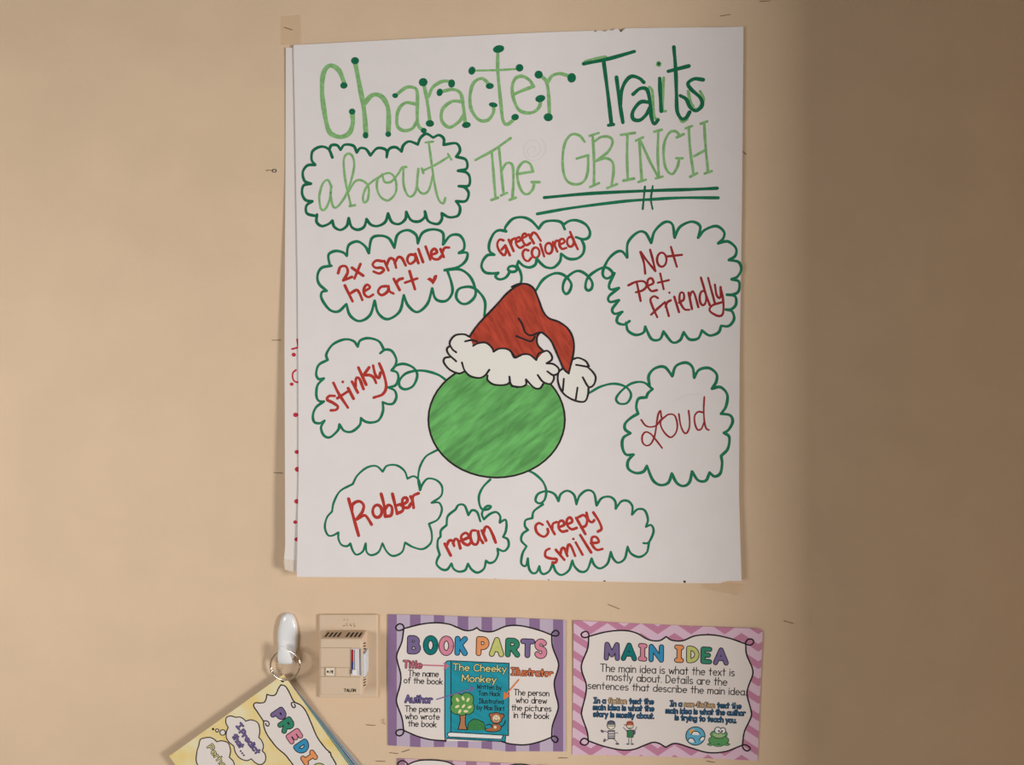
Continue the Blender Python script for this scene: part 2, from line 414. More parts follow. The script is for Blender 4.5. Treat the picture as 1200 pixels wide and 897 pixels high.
P.ink('lettering', RT.S('368 182 420 166 470 158'), 3.6, lt)
P.ink('lettering', RT.S('762 262 757 350 755 430 / 690 310 705 330 708 400 716 460 735 472 / 835 440 855 482 880 470 / 945 330 962 370 940 415 915 420 / 752 430 772 430 / 885 330 895 380 910 405 / 735 186 742 190 740 200 730 196 735 186'), 3.6, lt, label='light green marker shadow behind the word Traits')
P.ink('lettering', RT.S('360 192 480 168 615 130 / 460 175 480 330 500 497 / 485 501 510 497 / 525 260 540 380 557 487 / 545 400 548 340 568 285 600 255 640 265 662 285 / 608 345 645 316 680 325 695 400 700 460 714 494 733 475 / 690 385 645 385 608 430 608 468 640 476 672 450 695 410 / 742 265 745 350 750 430 / 813 108 822 220 826 340 830 430 852 468 875 463 892 435 / 785 230 888 203 / 960 272 915 268 884 290 900 320 945 362 955 400 925 428 895 410 875 370 845 352 / 737 192'), 4.3, dg, off=.0002, label='dark green marker word Traits')
P.ink('lettering', R3.S('215 350 197 316 170 335 152 400 160 465 182 468 205 420 214 350 212 400 225 455 250 452 290 395 320 310 334 235 322 188 297 180 279 215 288 320 315 442 / 310 452 338 447 / 305 375 340 322 378 320 408 352 405 415 385 433 380 400 400 350 440 315 470 298 / 505 280 535 290 552 330 548 385 510 422 470 402 452 355 460 305 505 280 / 480 285 492 325 525 325 560 288 583 252 605 248 / 590 250 592 345 620 402 655 372 668 258 / 668 258 662 345 685 385 720 372 745 290 / 722 120 737 230 755 350 775 420 798 438 808 410 / 705 120 745 116 / 690 268 760 235 830 192 / 822 180 840 210 / 686 256 694 280'), 2.7, lt, label='light green cursive word about')
P.ink('cloud_outline', R3.S('220 198 200 155 160 142 118 165 112 210 130 237! 90 240 66 275 75 320 108 335! 70 345 62 385 80 420 115 427! 85 450 88 490 140 505 / 140 495 138 535 165 556 200 545 220 528! 230 560 262 576 295 555 305 515! 320 560 352 575 385 560 398 520! 420 548 455 556 495 535 510 490! 530 535 568 545 600 520 605 482! 630 525 670 532 700 510 702 480! 720 530 768 545 790 520 790 490! 830 510 875 500 885 460 865 427! 915 425 930 385 910 355 878 348! 930 345 935 300 915 275 875 268! 920 255 915 210 865 195! 885 160 865 125 800 132! 800 100 775 82 745 95! 710 75 680 95 665 130! 620 115 590 135 580 167! 550 145 515 155 503 197! 500 160 455 150 418 187! 395 155 365 150 347 172! 330 138 285 132 262 158! 245 135 215 135 205 155'), 3.3, dg, label='dark green scalloped cloud outline around the word about')
P.ink('lettering', R3.S('965 212 1060 160 1148 98 / 1050 165 1060 290 1070 412 / 1048 420 1083 408 / 1088 150 1100 270 1112 390 / 1098 397 1130 383 / 1102 265 1128 228 1158 240 1163 320 1158 412 / 1143 420 1175 408') +
      R4.S('25 275 105 262! 92 225 60 213 30 250 30 310 52 365 80 375 105 350 112 315 / 100 315 138 315'), 3.1, lt, label='light green marker word The')
P.ink('lettering', R4.S('365 112 340 82 302 75 270 110 255 180 258 260 278 310 320 327 360 312 380 265 383 180! 325 197 / 405 80 412 200 412 325 / 390 83 435 68 / 392 340 437 320 / 412 112 450 88 492 90 505 118 480 165 420 210! 470 195 505 215 510 265 500 330 / 478 345 528 325 / 580 75 578 190 582 302 / 548 78 617 68 / 560 308 613 297 / 640 105 645 200 652 310 / 622 107 658 90 / 635 315 672 303 / 645 105 690 205 735 292 / 735 60 732 180 738 290 / 715 62 752 52 / 722 297 757 287 / 845 85 822 60 790 68 765 120 762 190 775 250 805 275 830 240 840 200 / 825 195 857 195 / 828 90 862 74 / 888 45 895 150 912 278 / 872 45 905 33 / 895 288 930 270 / 965 15 972 130 985 265 / 948 22 980 10 / 968 272 1003 260 / 915 185 970 155'), 3.1, lt, label='light green marker capitals of the last title word')
P.ink('underline', R4.S('162 393 400 372 700 358 900 352 1030 346'), 3.8, dg, label='upper dark green underline')
P.ink('underline', R4.S('127 475 300 445 560 412 700 402 850 394 1036 394'), 3.50, mg, label='lower green underline')
P.ink('tick_mark', R4.S('668 338 662 395 657 450'), 2.3, dg, off=.0002)
P.ink('tick_mark', R4.S('707 335 698 400 706 450'), 2.3, dg, off=.0002)
# clouds with their tails
P.ink('cloud_outline', R5.S('207 252! 200 195 235 175 275 182 295 200! 305 145 350 125 390 150 410 185! 425 110 470 95 515 110 543 158! 560 90 610 66 655 90 665 135! 690 80 745 62 795 80 797 140! 835 95 880 92 905 125 905 165 880 185! 922 185 915 225 875 258 805 275! 880 270 930 300 958 350 965 405 930 445 892 448 865 415 880 372 940 362 985 390 1015 440 1012 515 / 820 280 840 340 845 390 820 430 785 437 755 420 740 370! 715 450 662 493 615 460 592 405! 570 490 508 530 460 500 440 435! 415 510 360 540 312 510 293 452! 250 490 205 480 165 425 165 390 190 382! 150 345 143 300 165 262 215 252'), 3.28, mg, label='green cloud outline with a looped tail around 2x smaller heart')
P.ink('lettering', R5.S('250 290 262 258 290 255 300 285 277 328! 322 310 / 322 262 380 303 / 366 243 335 318 / 480 228 448 225 430 245 445 262 475 262 488 275 465 292 435 282 / 490 226 512 276 / 502 250 518 215 540 220 552 262 / 545 240 562 208 582 212 602 250 / 648 195 622 195 610 220 625 242 652 222 652 190! 668 238 / 668 165 692 232 / 706 152 730 220 / 735 195 765 182 752 163 735 180 742 212 770 218 790 200 / 783 165 800 206 / 792 180 806 158 828 157 / 285 355 325 437 / 315 395 345 378 360 392 376 430 / 385 385 416 365 400 350 385 370 387 400 408 415 432 402 / 500 358 472 363 458 388 478 405 508 385 512 358! 518 385 538 396 / 540 320 570 378 / 552 345 565 325 586 318 / 622 280 650 374 / 598 340 662 318'), 3.30, rd, label='red marker words 2x smaller heart')
P.fill('heart_mark', [R5.poly('712 322 728 312 742 322! 750 302 766 300 762 322 745 350! 730 335 712 322')], rd, label='small red marker heart')
RG = Reg(560, 245, .125)
P.ink('cloud_outline', RG.S('265 210! 200 200 150 230 108 320 110 395 155 430! 90 435 45 490 35 545 65 592 120 605 190 600! 165 630 185 655 220 660 265 640 300 590 / O 325 563 42 28 / 250 210 265 160 330 92 420 78 500 110 570 185! 620 125 700 110 780 125 815 190 / 805 145 860 112 930 108 1010 145 1050 210 1040 265 990 285 920 265 / 970 285 997 350 985 420 930 465 850 467 780 420! 770 490 710 550 640 547 590 510 550 465! 540 520 490 548 430 535 380 490! 370 535 398 590 410 650 402 700'), 3.28, mg, label='green cloud outline around Green colored with a tail to the hat')
P.ink('lettering', RG.S('240 295 205 288 182 330 200 390 245 435 265 400 258 340! 300 435 / 255 345 225 380 / 290 290 335 395 / 310 335 318 292 350 275 / 358 312 402 290 385 265 358 288 362 335 395 365 430 348 / 415 275 458 252 440 230 415 255 425 310 455 340 490 320 / 478 240 525 322 / 490 272 515 225 545 232 590 300 / 475 390 440 382 420 420 435 470 470 490 500 460 / O 542 410 36 48 / 585 330 622 445 / O 665 370 34 50 / 705 310 745 400 / 720 340 732 300 760 300 / 765 335 812 312 800 282 770 290 765 340 790 375 830 365 / O 868 308 32 46 / 865 215 900 300 937 378'), 2.97, rd, label='red marker words Green colored')
P.ink('cloud_outline', R6.S('80 380 120 322 180 291 230 303 264 345 255 385 235 398 220 370 235 320 290 280 335 292 372 335 370 370 350 380 338 360 350 315 390 280 440 260 475 280 478 302 450 318 430 303 432 270 460 215 500 180 530 178 555 208! 560 130 610 78 650 80 680 132! 700 70 750 25 790 35 803 105! 830 50 890 22 935 45 925 105! 960 65 1020 45 1060 75 1055 110 1030 135! 1080 125 1122 160 1118 200 1085 222! 1135 232 1150 270 1130 308 1100 322! 1138 335 1135 385 1105 402 1075 402! 1118 412 1122 452 1100 477 1070 480! 1102 490 1112 530 1085 565 1045 565! 1030 600 985 615 945 590! 925 630 880 635 850 598! 830 640 790 650 745 595! 725 635 682 633 650 570! 640 600 600 612 560 590 550 548 / 568 540! 540 558 505 548 505 520 530 492! 490 502 478 478 512 432! 465 440 460 412 512 368! 470 375 462 350 490 290'), 3.28, mg, label='green cloud outline with a looped tail around Not pet friendly')
RY = Reg(690, 285, .15)
P.ink('lettering', RY.S('403 70 430 150 441 238 / 405 70 460 145 520 218! 500 130 479 52 / O 570 130 37 55 / 642 30 665 110 688 185 / 610 105 728 92 / 310 330 370 303 430 300 452 335 420 370 368 385 / 375 310 390 380 405 452 / 460 335 505 312 490 275 462 290 462 340 490 375 532 368 / 558 238 585 360 / 540 310 625 290 / 540 430 510 415 482 440 495 490 535 580 / 487 560 540 510 595 462! 625 570 / 600 500 612 465 640 448 / 630 388 / 668 420 705 540 / 705 465 742 440 740 392 715 390 710 450 745 515 785 522 / 780 388 806 515 / 788 425 805 380 825 395 856 500 / O 892 430 26 56 / 876 270 915 400 945 485 / 932 272 985 470 / 985 325 1000 410 1028 425 1030 345! 1050 450 1048 550 1010 570 945 530 965 488 1042 462'), 2.75, rd2, label='red marker words Not pet friendly')
RX = Reg(360, 395, .15)
P.ink('cloud_outline', RX.S('160 180! 150 135 200 60 290 20 360 32 395 75! 415 28 480 10 560 35 600 100 / 570 128 610 100 660 110 695 170 690 220 660 262! 703 280 712 330 690 378 635 395! 683 420 697 470 672 520 630 525 590 510! 592 580 560 650 500 670 450 660 420 635! 410 690 350 740 290 735 252 685! 240 730 178 785 130 770 108 710 135 655! 100 675 55 665 45 610 70 550 130 505! 90 500 72 460 80 380 130 325! 90 330 70 290 90 220 160 180'), 3.05, mg, label='green cloud outline around stinky')
P.ink('cloud_tail', RX.S('665 255 700 222 760 212 830 242 860 300 830 380 770 410 725 390 722 340 770 287 850 265 930 268 1020 295 1080 335 1128 378'), 3.05, mg)
P.ink('lettering', RX.S('215 462 172 462 155 490 200 515 240 545 225 570 185 575 / 205 360 250 450 318 553 / 235 480 320 425 / 278 352 / 320 402 362 483 / 350 350 395 435 / 378 390 382 325 408 328 440 408 / 400 240 460 373 / 483 240 440 300! 490 300 520 320 538 360 / 515 225 532 295 560 320 572 280 / 563 208 600 300 617 390 590 448 520 475'), 3.41, rd, label='red marker word stinky')
P.ink('cloud_tail', R8.S('355 272 420 236 490 222 550 240 576 280 555 322 515 325 498 300 525 260 580 220 640 215 688 250'), 2.82, mg)
P.ink('cloud_outline', R8.S('672 232! 668 180 700 142 750 135 790 182! 810 130 860 112 895 135 905 190! 930 150 980 140 1020 170 1020 210 997 248! 1042 240 1077 280 1070 340 1045 378! 1092 387 1105 420 1085 460 1060 478! 1087 500 1080 560 1045 598! 1050 640 1040 690 1010 705 985 685! 965 727 925 725 893 680! 880 735 850 755 815 740 788 690! 770 737 730 750 690 725 658 650! 640 680 600 687 562 665 560 625 588 592! 548 590 530 550 535 505 572 480! 545 460 545 430 575 400 612 378! 603 340 615 300 655 293! 665 270 688 250'), 3.39, mg, label='green cloud outline around Loud')
RU = Reg(730, 450, .12264)
P.ink('lettering', RU.S('175 345 215 398 265 413 320 398 358 350 390 325 440 292 495 305 520 390 505 470 455 512 400 470 365 410 360 360 385 328 / 372 340 365 300 358 258 338 290 325 360 305 490 270 570 225 592 188 560 185 500 215 462 260 475 310 530 375 615 / 535 290 550 390 580 462 608 472 634 420 637 340 628 258 / 770 275 720 268 685 310 690 390 715 440 750 430 775 370 / 778 125 772 250 780 370 798 430 822 442'), 2.09, rd2, label='thin dark red marker word Loud')
RR = Reg(340, 530, .18333); RZ = Reg(410, 570, .15833)
P.ink('cloud_outline', RR.S('985 -32 915 0 865 32 830 95 818 170 830 245! 850 200 882 170 935 180 970 220 965 280 905 325! 952 325 970 370 945 430 888 460! 905 520 900 580 850 620 790 610 735 580! 715 640 660 665 620 640 590 585! 565 640 520 660 490 640 483 585! 465 635 425 657 400 630 385 585! 365 602 330 595 310 560 308 515! 270 535 240 530 222 480 235 420 268 380! 280 320 320 250 400 205! 430 150 490 100 550 90 592 125! 620 88 680 85 730 120 750 170! 790 155 822 180 835 240'), 2.49, mg, label='green cloud outline around Robber with a tail up to the right')
P.ink('lettering', RR.S('374 300 400 400 438 535 / 395 375 400 335 440 315 470 340 460 385 425 430! 475 405 500 430 520 463') +
      RZ.S('O 203 186 34 46 / 232 58 255 150 262 225! 305 215 312 160 285 140 258 175 / 315 58 335 140 350 203! 392 180 385 135 350 142 / 382 145 425 112 415 85 390 98 395 150 430 160 452 130 / 450 78 465 110 472 160 / 462 112 470 72 508 53'), 3.63, rd, label='red marker word Robber')
RB = Reg(500, 545, .15056)
P.ink('cloud_outline', RB.S('495 115 440 172 408 240 412 310 435 348 480 345 500 325 475 320 445 345 430 385 445 425! 490 385 540 368 572 400 570 450! 612 428 622 465 615 520 595 562! 632 582 637 635 602 672 552 655! 555 700 530 750 490 765 462 748! 445 810 395 840 350 815 322 770! 300 820 250 832 210 810 193 770! 160 815 120 815 80 780 80 745 102 700! 85 640 88 585 108 560! 112 510 155 470! 165 400 225 348! 250 312 295 318 325 392! 352 355 392 368 418 440'), 2.82, mg, label='green cloud outline around mean with a short tail')
P.ink('lettering', RB.S('140 615 187 706 / 152 635 175 592 200 592 214 632 / 205 612 222 577 245 590 262 650 / 265 592 328 562 305 530 270 555 280 602 320 625 347 600 / 380 512 350 515 340 560 358 612 390 618 405 575 400 518! 415 570 438 608 / 430 512 462 590 / 442 530 458 485 485 490 512 540 537 605'), 3.41, rd, label='red marker word mean')
RC = Reg(550, 540, .19167); RD = Reg(610, 590, .13333)
P.ink('cloud_outline', RC.S('350 58 400 82 450 130 470 185 460 240 430 262 405 245 420 205 470 188 520 205 545 248! 560 205 600 185 640 210 655 268! 675 215 720 182 762 200 778 275! 810 230 860 222 892 250 895 295! 930 250 970 248 997 280 995 330! 1030 298 1072 305 1092 360 1080 405! 1112 395 1127 430 1110 480 1090 505 1065 505 / 1098 505 1085 562 1040 590 990 570 968 528! 950 600 910 625 880 600 865 560! 845 630 800 660 765 640 748 600! 720 670 680 680 645 650 630 612! 610 670 565 700 530 680 510 630! 490 675 455 695 435 680 428 648! 410 685 385 688 365 660 358 600! 345 645 318 630 325 570 350 525! 318 490 325 450 358 425! 340 400 345 365 385 352! 395 310 450 268'), 2.82, mg, label='green cloud outline around creepy smile with a looped tail')
P.ink('lettering', RD.S('195 190 160 175 132 205 148 262 205 295 242 262 238 228 / 235 160 300 272 / 278 235 285 182 318 166 / 335 212 385 190 370 155 340 165 335 215 365 250 410 242 / 410 187 455 162 435 125 407 150 415 200 450 230 493 218 / 490 130 570 272 / 512 122 555 105 585 140 575 195 535 215 / 580 85 600 150 630 168 648 150 / 640 82 690 160 712 225 680 250 / 255 400 222 420 220 468 270 488 318 492 308 522 282 522 / 310 410 385 498 / 350 452 362 402 385 398 412 465 / 405 440 420 366 445 380 480 463 / 465 315 / 485 345 545 453 / 525 280 620 433 / 620 352 687 342 665 297 627 305 630 365 670 410 720 403'), 3.19, rd, label='red marker words creepy smile')

gh = mat('faint show-through', (206, 199, 196), rough=.85)
P.ink('show_through', Reg(560, 150, .11667).S('560 240 580 200 540 190 500 230 530 290 590 280 630 220 600 140 540 120 480 160 460 230 480 290 540 330 620 310 670 250 680 180 640 110'), .9, gh, off=.00006, label='very faint spiral showing through the paper')
P.ink('show_through', Reg(730, 450, .12264).S('470 170 560 130 640 105 700 98 760 104'), .8, gh, off=.00006)
# paper hat drawing and the plain oval below it
hatm = mat('red crayon', (166, 62, 44), rough=.8, var=.22, scale=55, stretch=(.5, 3.2, .7))
grm = mat('green crayon', (94, 160, 88), rough=.8, var=.26, scale=46, stretch=(-.9, 2.6, .55))
whm = mat('hat white paper', (220, 213, 205), rough=.85)
lnm = mat('black print line', (36, 30, 30), rough=.7)
PXR = Reg(0, 0, 1)
ov = PXR.oval(582, 492, 80, 68, 48)
P.fill('green_oval', [ov], grm, off=.00020, label='plain oval coloured with green crayon')
P.ink('oval_outline', [ov+[ov[0]]], 2.2, lnm, off=.00030, var=.03)
V6 = Reg(600, 325, .17268); S5 = Reg(515, 325, .15055)
red = S5.poly('235 462 300 370 430 232 520 132 590 76 631 56')+V6.poly('50 45 110 50 150 82 180 150 210 230 250 278 320 305 380 350 415 420 418 510 385 655! 350 620 310 530 270 440 230 395 195 375 170 410 175 460 212 502 165 562! 120 527 70 525 20 545')+S5.poly('590 622 540 565 470 556 420 578! 360 510 300 516 260 530')
brim = S5.poly('235 465 190 445 120 455 80 510 58 560 75 605 40 630 35 665 80 720 150 750 190 735 240 770 310 785 375 765 375 800 420 835 500 842 545 820 580 850')+V6.poly('0 740 60 745 95 725 150 752 190 755 212 725 260 725 285 690 282 666 315 650 315 618 272 585 270 530 240 500 210 502 180 520 165 562! 120 527 70 525 20 545')+S5.poly('590 622 540 565 470 556 420 578! 360 510 300 516 260 530')
pom = V6.poly('385 655 345 620 315 650 315 720 350 790 420 835 490 845 515 800 520 745 555 730 568 680 545 640 522 605 500 570 450 548 405 560')
gap = V6.poly('195 375 170 410 175 460 212 502 240 500 270 530 265 560 315 618 345 625 310 530 270 440 230 395')
P.fill('hat_band', [brim], whm, off=.00040, label='white scalloped band of the drawn hat')
P.fill('hat_pompom', [pom], whm, off=.00040)
P.fill('hat_cap', [red], hatm, off=.00045, label='red crayon cap of the drawn hat')
P.ink('hat_outline', S5.S('235 462 300 370 430 232 520 132 590 76 631 56') +
      V6.S('0 66 50 45 110 50 150 82 180 150 210 230 250 278 320 305 380 350 415 420 418 510 385 655! 350 620 310 530 270 440 230 395 195 375 170 410 175 460 212 502 / 45 280 70 320 90 375 130 395 185 375 / 30 400 80 420 130 435 155 405 / 0 520 20 547 70 525 120 527 165 562! 180 520 200 510') +
      S5.S('235 465 190 445 120 455 80 510 100 560 130 585 / 75 540 58 560 72 600 130 655 / 85 622 42 630 35 665 80 720 150 750 195 735 / 175 665 195 725 240 770 310 785 355 765 388 722 / 375 765 375 800 420 835 500 840 545 820 545 775 / 545 800 562 842 610 858 / 200 500 250 490 292 502 / 262 535 300 515 360 510 410 550 420 580! 470 556 540 565 592 624! 631 610') +
      V6.S('0 740 60 745 95 730 95 695! 150 750 190 755 212 725 / 175 665 210 710 260 725 285 690 282 668 / 240 640 280 665 315 650 315 618 280 590 235 585! 270 560 268 530 240 500 200 512 / 345 620 315 650 315 720 350 790 420 835 490 845 515 800 520 745 / 480 680 520 745 555 730 568 680 545 640 510 608! 435 595 / 408 560 450 548 500 570 522 605 / 352 690 345 770 / 445 750 432 835'), 2.3, lnm, off=.0006, var=.08)

# ------------------------------------------------------------------ the printed posters
INK = mat('black printed ink', (34, 30, 32), rough=.4)
PAPER = mat('laminated white paper', (214, 205, 199), rough=.32, bump=.15, bscale=40, spec=.35)
def col(name, rgb): return mat(name, soft(rgb, .88), rough=.4, var=.03)
CL = {'purple': (118, 98, 146), 'teal': (8, 118, 116), 'pink': (216, 128, 150), 'blue': (44, 142, 188), 'orange': (232, 144, 84), 'lime': (192, 194, 104), 'green': (42, 134, 102)}
def bubble(sh, c, colname, o, right, up, w, parent):
    """one bubble letter: dark rim and coloured body"""
    st = glyph(c, o, right, up)
    b = sh.ink('bubble_letter', st, w+2.0, INK, off=.00020, parent=parent, var=0)
    V = []; F = []
    for k_, s_ in enumerate(st): ribbon(sh, s_, w, V, F, .00030+k_*1.5e-5, 0)
    link('letter_body', V, F, col(colname+' letter print', CL[colname]), b)

def printed(sh, name, text, Rg, x0, y0, x1, y1, cap, w, m, off=.0002, label=None, rim=None, rimw=0):
    st = lay(text, Rg.m((x0, y0)), Rg.m((x1, y1)), cap*Rg.k)
    if rim: sh.ink('lettering_rim', st, w+rimw, rim, off=off-.00006, var=0)
    return sh.ink(name, st, w, m, off=off, label=label or 'words '+text.rstrip('.'), var=0)

# book parts poster
bp = thing('book_parts_poster', 'striped purple bordered poster headed BOOK PARTS with a drawn teal book', 'poster', W(558, 800, .001))
B = Sheet(bp, lambda x, y: .0016+.0010*math.sin((x-455)*.045)*ss((y-800)/80)+.0006*ss((x-640)/20))
Q = Reg(440, 705, .21395)
q = lambda *a: [Q.m(a[i:i+2]) for i in range(0, len(a), 2)]
B.grid('sheet', q(68, 72, 300, 76, 600, 88, 800, 92, 1042, 104), q(1042, 104, 1040, 460, 1042, 824), q(70, 790, 250, 800, 400, 798, 600, 808, 720, 824, 860, 822, 1042, 824), q(68, 72, 66, 400, 70, 790), 40, 30,
       band_mat('purple striped print', (140, 106, 150), (188, 168, 192), ('stripe', 452.5, 27.95, .445, 660)), thick=.0004)
topc = '155 150 250 126 330 118 400 125 440 140 490 160 530 158 555 145! 580 162 640 166 720 136 800 135 900 160 965 185!'
rightc = '965 185 970 250 1000 330 1000 372 980 440 985 500 1000 560 998 600 970 680 965 745!'
botc = '965 745 900 770 820 787 740 782 690 768! 380 765 300 758 230 740 155 708!'
leftc = '155 708 145 640 120 570 116 530 136 455 138 400 120 330 118 290 145 220 155 150'
B.fill('white_panel', [Q.poly(topc+' / '+rightc+' / '+botc+' / '+leftc)], PAPER, off=.0001, label='white curly framed centre panel')
B.ink('panel_frame', Q.S(topc+' / '+rightc+' / 965 745 900 770 820 787 740 782 690 768 / 380 765 300 758 230 740 155 708 / '+leftc+' / 155 150 150 130 130 124 112 140 118 158 135 160 155 150 / 965 185 975 165 992 160 1005 175 995 190 965 185 / 965 745 985 740 1000 757 990 774 972 766 965 745 / 155 708 135 703 115 712 114 730 130 738 148 730 155 708'), 1.75, INK, off=.0002, var=.03, label='black curly frame line')
head = thing('heading', None, None, (0, 0, 0)); head.parent = bp; head['label'] = 'coloured bubble letters BOOK PARTS'
for c, cn, x0, x1, y0, y1 in (('B', 'purple', 172, 248, 186, 288), ('O', 'teal', 258, 344, 186, 292), ('O', 'pink', 344, 430, 188, 296), ('K', 'blue', 433, 505, 190, 296), ('P', 'orange', 550, 622, 192, 298),
                              ('A', 'lime', 622, 704, 196, 302), ('R', 'green', 710, 792, 200, 305), ('T', 'purple', 792, 872, 204, 308), ('S', 'pink', 868, 940, 204, 312)):
    i = 15; o = Q.m((x0+i, y1-i+2)); r = Q.m((x1-i, y1-i+4)); u = Q.m((x0+i+2, y0+i))
    bubble(B, c, cn, o, (r[0]-o[0], r[1]-o[1]), (u[0]-o[0], u[1]-o[1]), 4.9, head)
pk = col('pink print', (205, 110, 130)); pu = col('purple print', (120, 100, 155)); orr = col('orange print', (222, 120, 66)); yl = col('pale yellow print', (232, 216, 140))
rimr = mat('dark red rim', (90, 35, 45), rough=.4); rimp = mat('dark purple rim', (50, 42, 80), rough=.4)
printed(B, 'caption', 'Title', Q, 154, 363, 252, 366, 36, 1.2, pk, rim=rimr, rimw=1.8)
B.ink('arrow', Q.S('262 350 395 355 / 376 340 398 355! 376 372'), 1.5, pk, off=.0005, label='pink arrow to the book title')
printed(B, 'text_line', 'The name', Q, 180, 410, 345, 414, 32, 1.0, INK)
printed(B, 'text_line', 'of the book', Q, 156, 448, 366, 456, 32, 1.0, INK)
printed(B, 'caption', 'Author', Q, 164, 553, 308, 556, 36, 1.2, pu, rim=rimp, rimw=1.8)
printed(B, 'text_line', 'The person', Q, 162, 604, 352, 608, 32, 1.0, INK)
printed(B, 'text_line', 'who wrote', Q, 164, 645, 350, 649, 32, 1.0, INK)
printed(B, 'text_line', 'the book', Q, 180, 685, 332, 690, 32, 1.0, INK)
printed(B, 'caption', 'Illustrator', Q, 744, 402, 968, 412, 36, 1.2, orr, rim=rimr, rimw=1.8)
printed(B, 'text_line', 'The person', Q, 758, 514, 950, 520, 32, 1.0, INK)
printed(B, 'text_line', 'who drew', Q, 770, 556, 938, 561, 32, 1.0, INK)
printed(B, 'text_line', 'the pictures', Q, 746, 598, 962, 604, 32, 1.0, INK)
printed(B, 'text_line', 'in the book', Q, 757, 638, 950, 645, 32, 1.0, INK)
cov = mat('teal book print', (34, 136, 152), rough=.4, var=.1, scale=30, stretch=(.9, 6, .5))
B.fill('book_spine', [q(380, 342, 392, 328, 413, 326, 413, 722, 396, 728, 392, 742, 404, 752, 384, 752, 380, 738)], mat('teal spine print', (52, 150, 168), rough=.4), off=.00016)
B.fill('book_cover', [q(413, 326, 732, 340, 729, 736, 413, 718), q(384, 740, 404, 742, 690, 760, 700, 738, 713, 738, 711, 770, 640, 766, 392, 750)], cov, off=.00016, label='teal cover of the drawn book')
B.fill('book_pages', [q(400, 718, 700, 736, 690, 757, 402, 743, 394, 732)], mat('white pages print', (228, 220, 214), rough=.4), off=.0002)
B.ink('book_outline', Q.S('413 326! 732 340! 729 736! 413 718! 413 326! 392 328 380 342! 380 738 392 752! 640 766! 711 770! 713 738 / 413 718 398 722 394 732 402 743! 690 757! 700 736'), 1.0, INK, off=.00026, var=0)
printed(B, 'caption', 'The Cheeky', Q, 424, 378, 716, 388, 36, 1.0, yl, off=.00034, rim=INK, rimw=1.4)
printed(B, 'caption', 'Monkey', Q, 474, 438, 660, 446, 36, 1.0, yl, off=.00034, rim=INK, rimw=1.4)
for t, x0, y0, x1, y1 in (('Written by', 556, 480, 690, 486), ('Tom Hack', 564, 516, 682, 520), ('Illustrated', 566, 558, 700, 563), ('by Max Bart', 556, 593, 706, 600)):
    printed(B, 'text_line', t, Q, x0, y0, x1, y1, 25, .75, INK, off=.0003)
B.ink('arrow', Q.S('335 538 540 476 / 515 470 540 476! 524 494'), 1.4, pu, off=.0005, label='purple arrow from Author')
B.ink('arrow', Q.S('785 430 708 520'), 1.8, orr, off=.0005, label='orange arrow from Illustrator')
B.fill('arrow_head', [q(702, 495, 740, 518, 700, 540)], orr, off=.0005)
gr1 = mat('tree green print', (92, 146, 76), rough=.4, var=.08); br1 = mat('brown print', (168, 116, 80), rough=.4); cr1 = mat('cream print', (232, 208, 160), rough=.4)
B.fill('tree_trunk', [Q.poly('462 620 464 660 452 702! 502 704! 492 665 495 620')], br1, off=.0003)
B.ink('tree_outline', Q.S('462 620 464 660 452 702! 502 704! 492 665 495 620'), 1.0, INK, off=.00036, var=0)
for x, y, a, b in ((447, 540, 31, 34), (500, 540, 36, 38), (445, 585, 33, 32), (508, 582, 32, 36), (472, 575, 40, 50)):
    B.fill('tree_crown', [Q.oval(x, y, a+4, b+4, 16)], INK, off=.00034)
B.fill('tree_crown', [Q.oval(x, y, a, b, 16) for x, y, a, b in ((447, 540, 31, 34), (500, 540, 36, 38), (445, 585, 33, 32), (508, 582, 32, 36), (472, 575, 40, 50))], gr1, off=.00040, label='green tree crown')
B.fill('fruit', [Q.oval(x, y, 13, 7, 10, r) for x, y, r in ((449, 540, 1), (480, 532, 1.2), (507, 540, -1), (448, 577, -.4), (482, 575, -.9), (516, 580, -.4), (462, 603, -1), (495, 603, 0))], cr1, off=.0005, label='cream coloured fruits')
bush = Q.poly('503 706! 510 670 530 650 550 645 575 655 595 668 602 708!')
B.fill('bush', [bush], mat('bush green print', (58, 122, 70), rough=.4, var=.25, scale=400), off=.0003)
B.ink('bush_outline', [bush], .7, INK, off=.00036, var=0)
# small drawn monkey
mk = 'monkey_drawing'
mo = thing('monkey_drawing', None, None, (0, 0, 0)); mo.parent = bp; mo['label'] = 'small brown monkey drawn on the book cover'
B.fill('drawing_rim', [Q.oval(662, 640, 35, 33, 18), Q.oval(634, 624, 14, 14, 10), Q.oval(694, 628, 14, 14, 10), Q.poly('640 672 680 675 690 700 660 716 610 714 600 700 630 695')], INK, off=.00030, parent=mo)  # ink outline: larger dark copies behind the coloured shapes
B.fill('body', [Q.oval(662, 640, 31, 29, 18), Q.oval(635, 624, 10, 10, 10), Q.oval(693, 629, 10, 10, 10), Q.poly('642 674 678 677 686 698 658 712 612 710 604 702 632 695')], mat('monkey brown print', (160, 100, 66), rough=.4), off=.00036, parent=mo)
B.fill('face', [Q.oval(662, 642, 20, 19, 16), Q.oval(655, 690, 9, 8, 10)], mat('monkey face print', (232, 198, 166), rough=.4), off=.00042, parent=mo)
B.ink('face_lines', Q.S('655 634 / 669 634 / 662 641 / 651 649 662 656 673 649 / 645 690 625 675 608 680 / 690 690 706 672 712 655'), 1.0, INK, off=.0005, parent=mo, var=0)

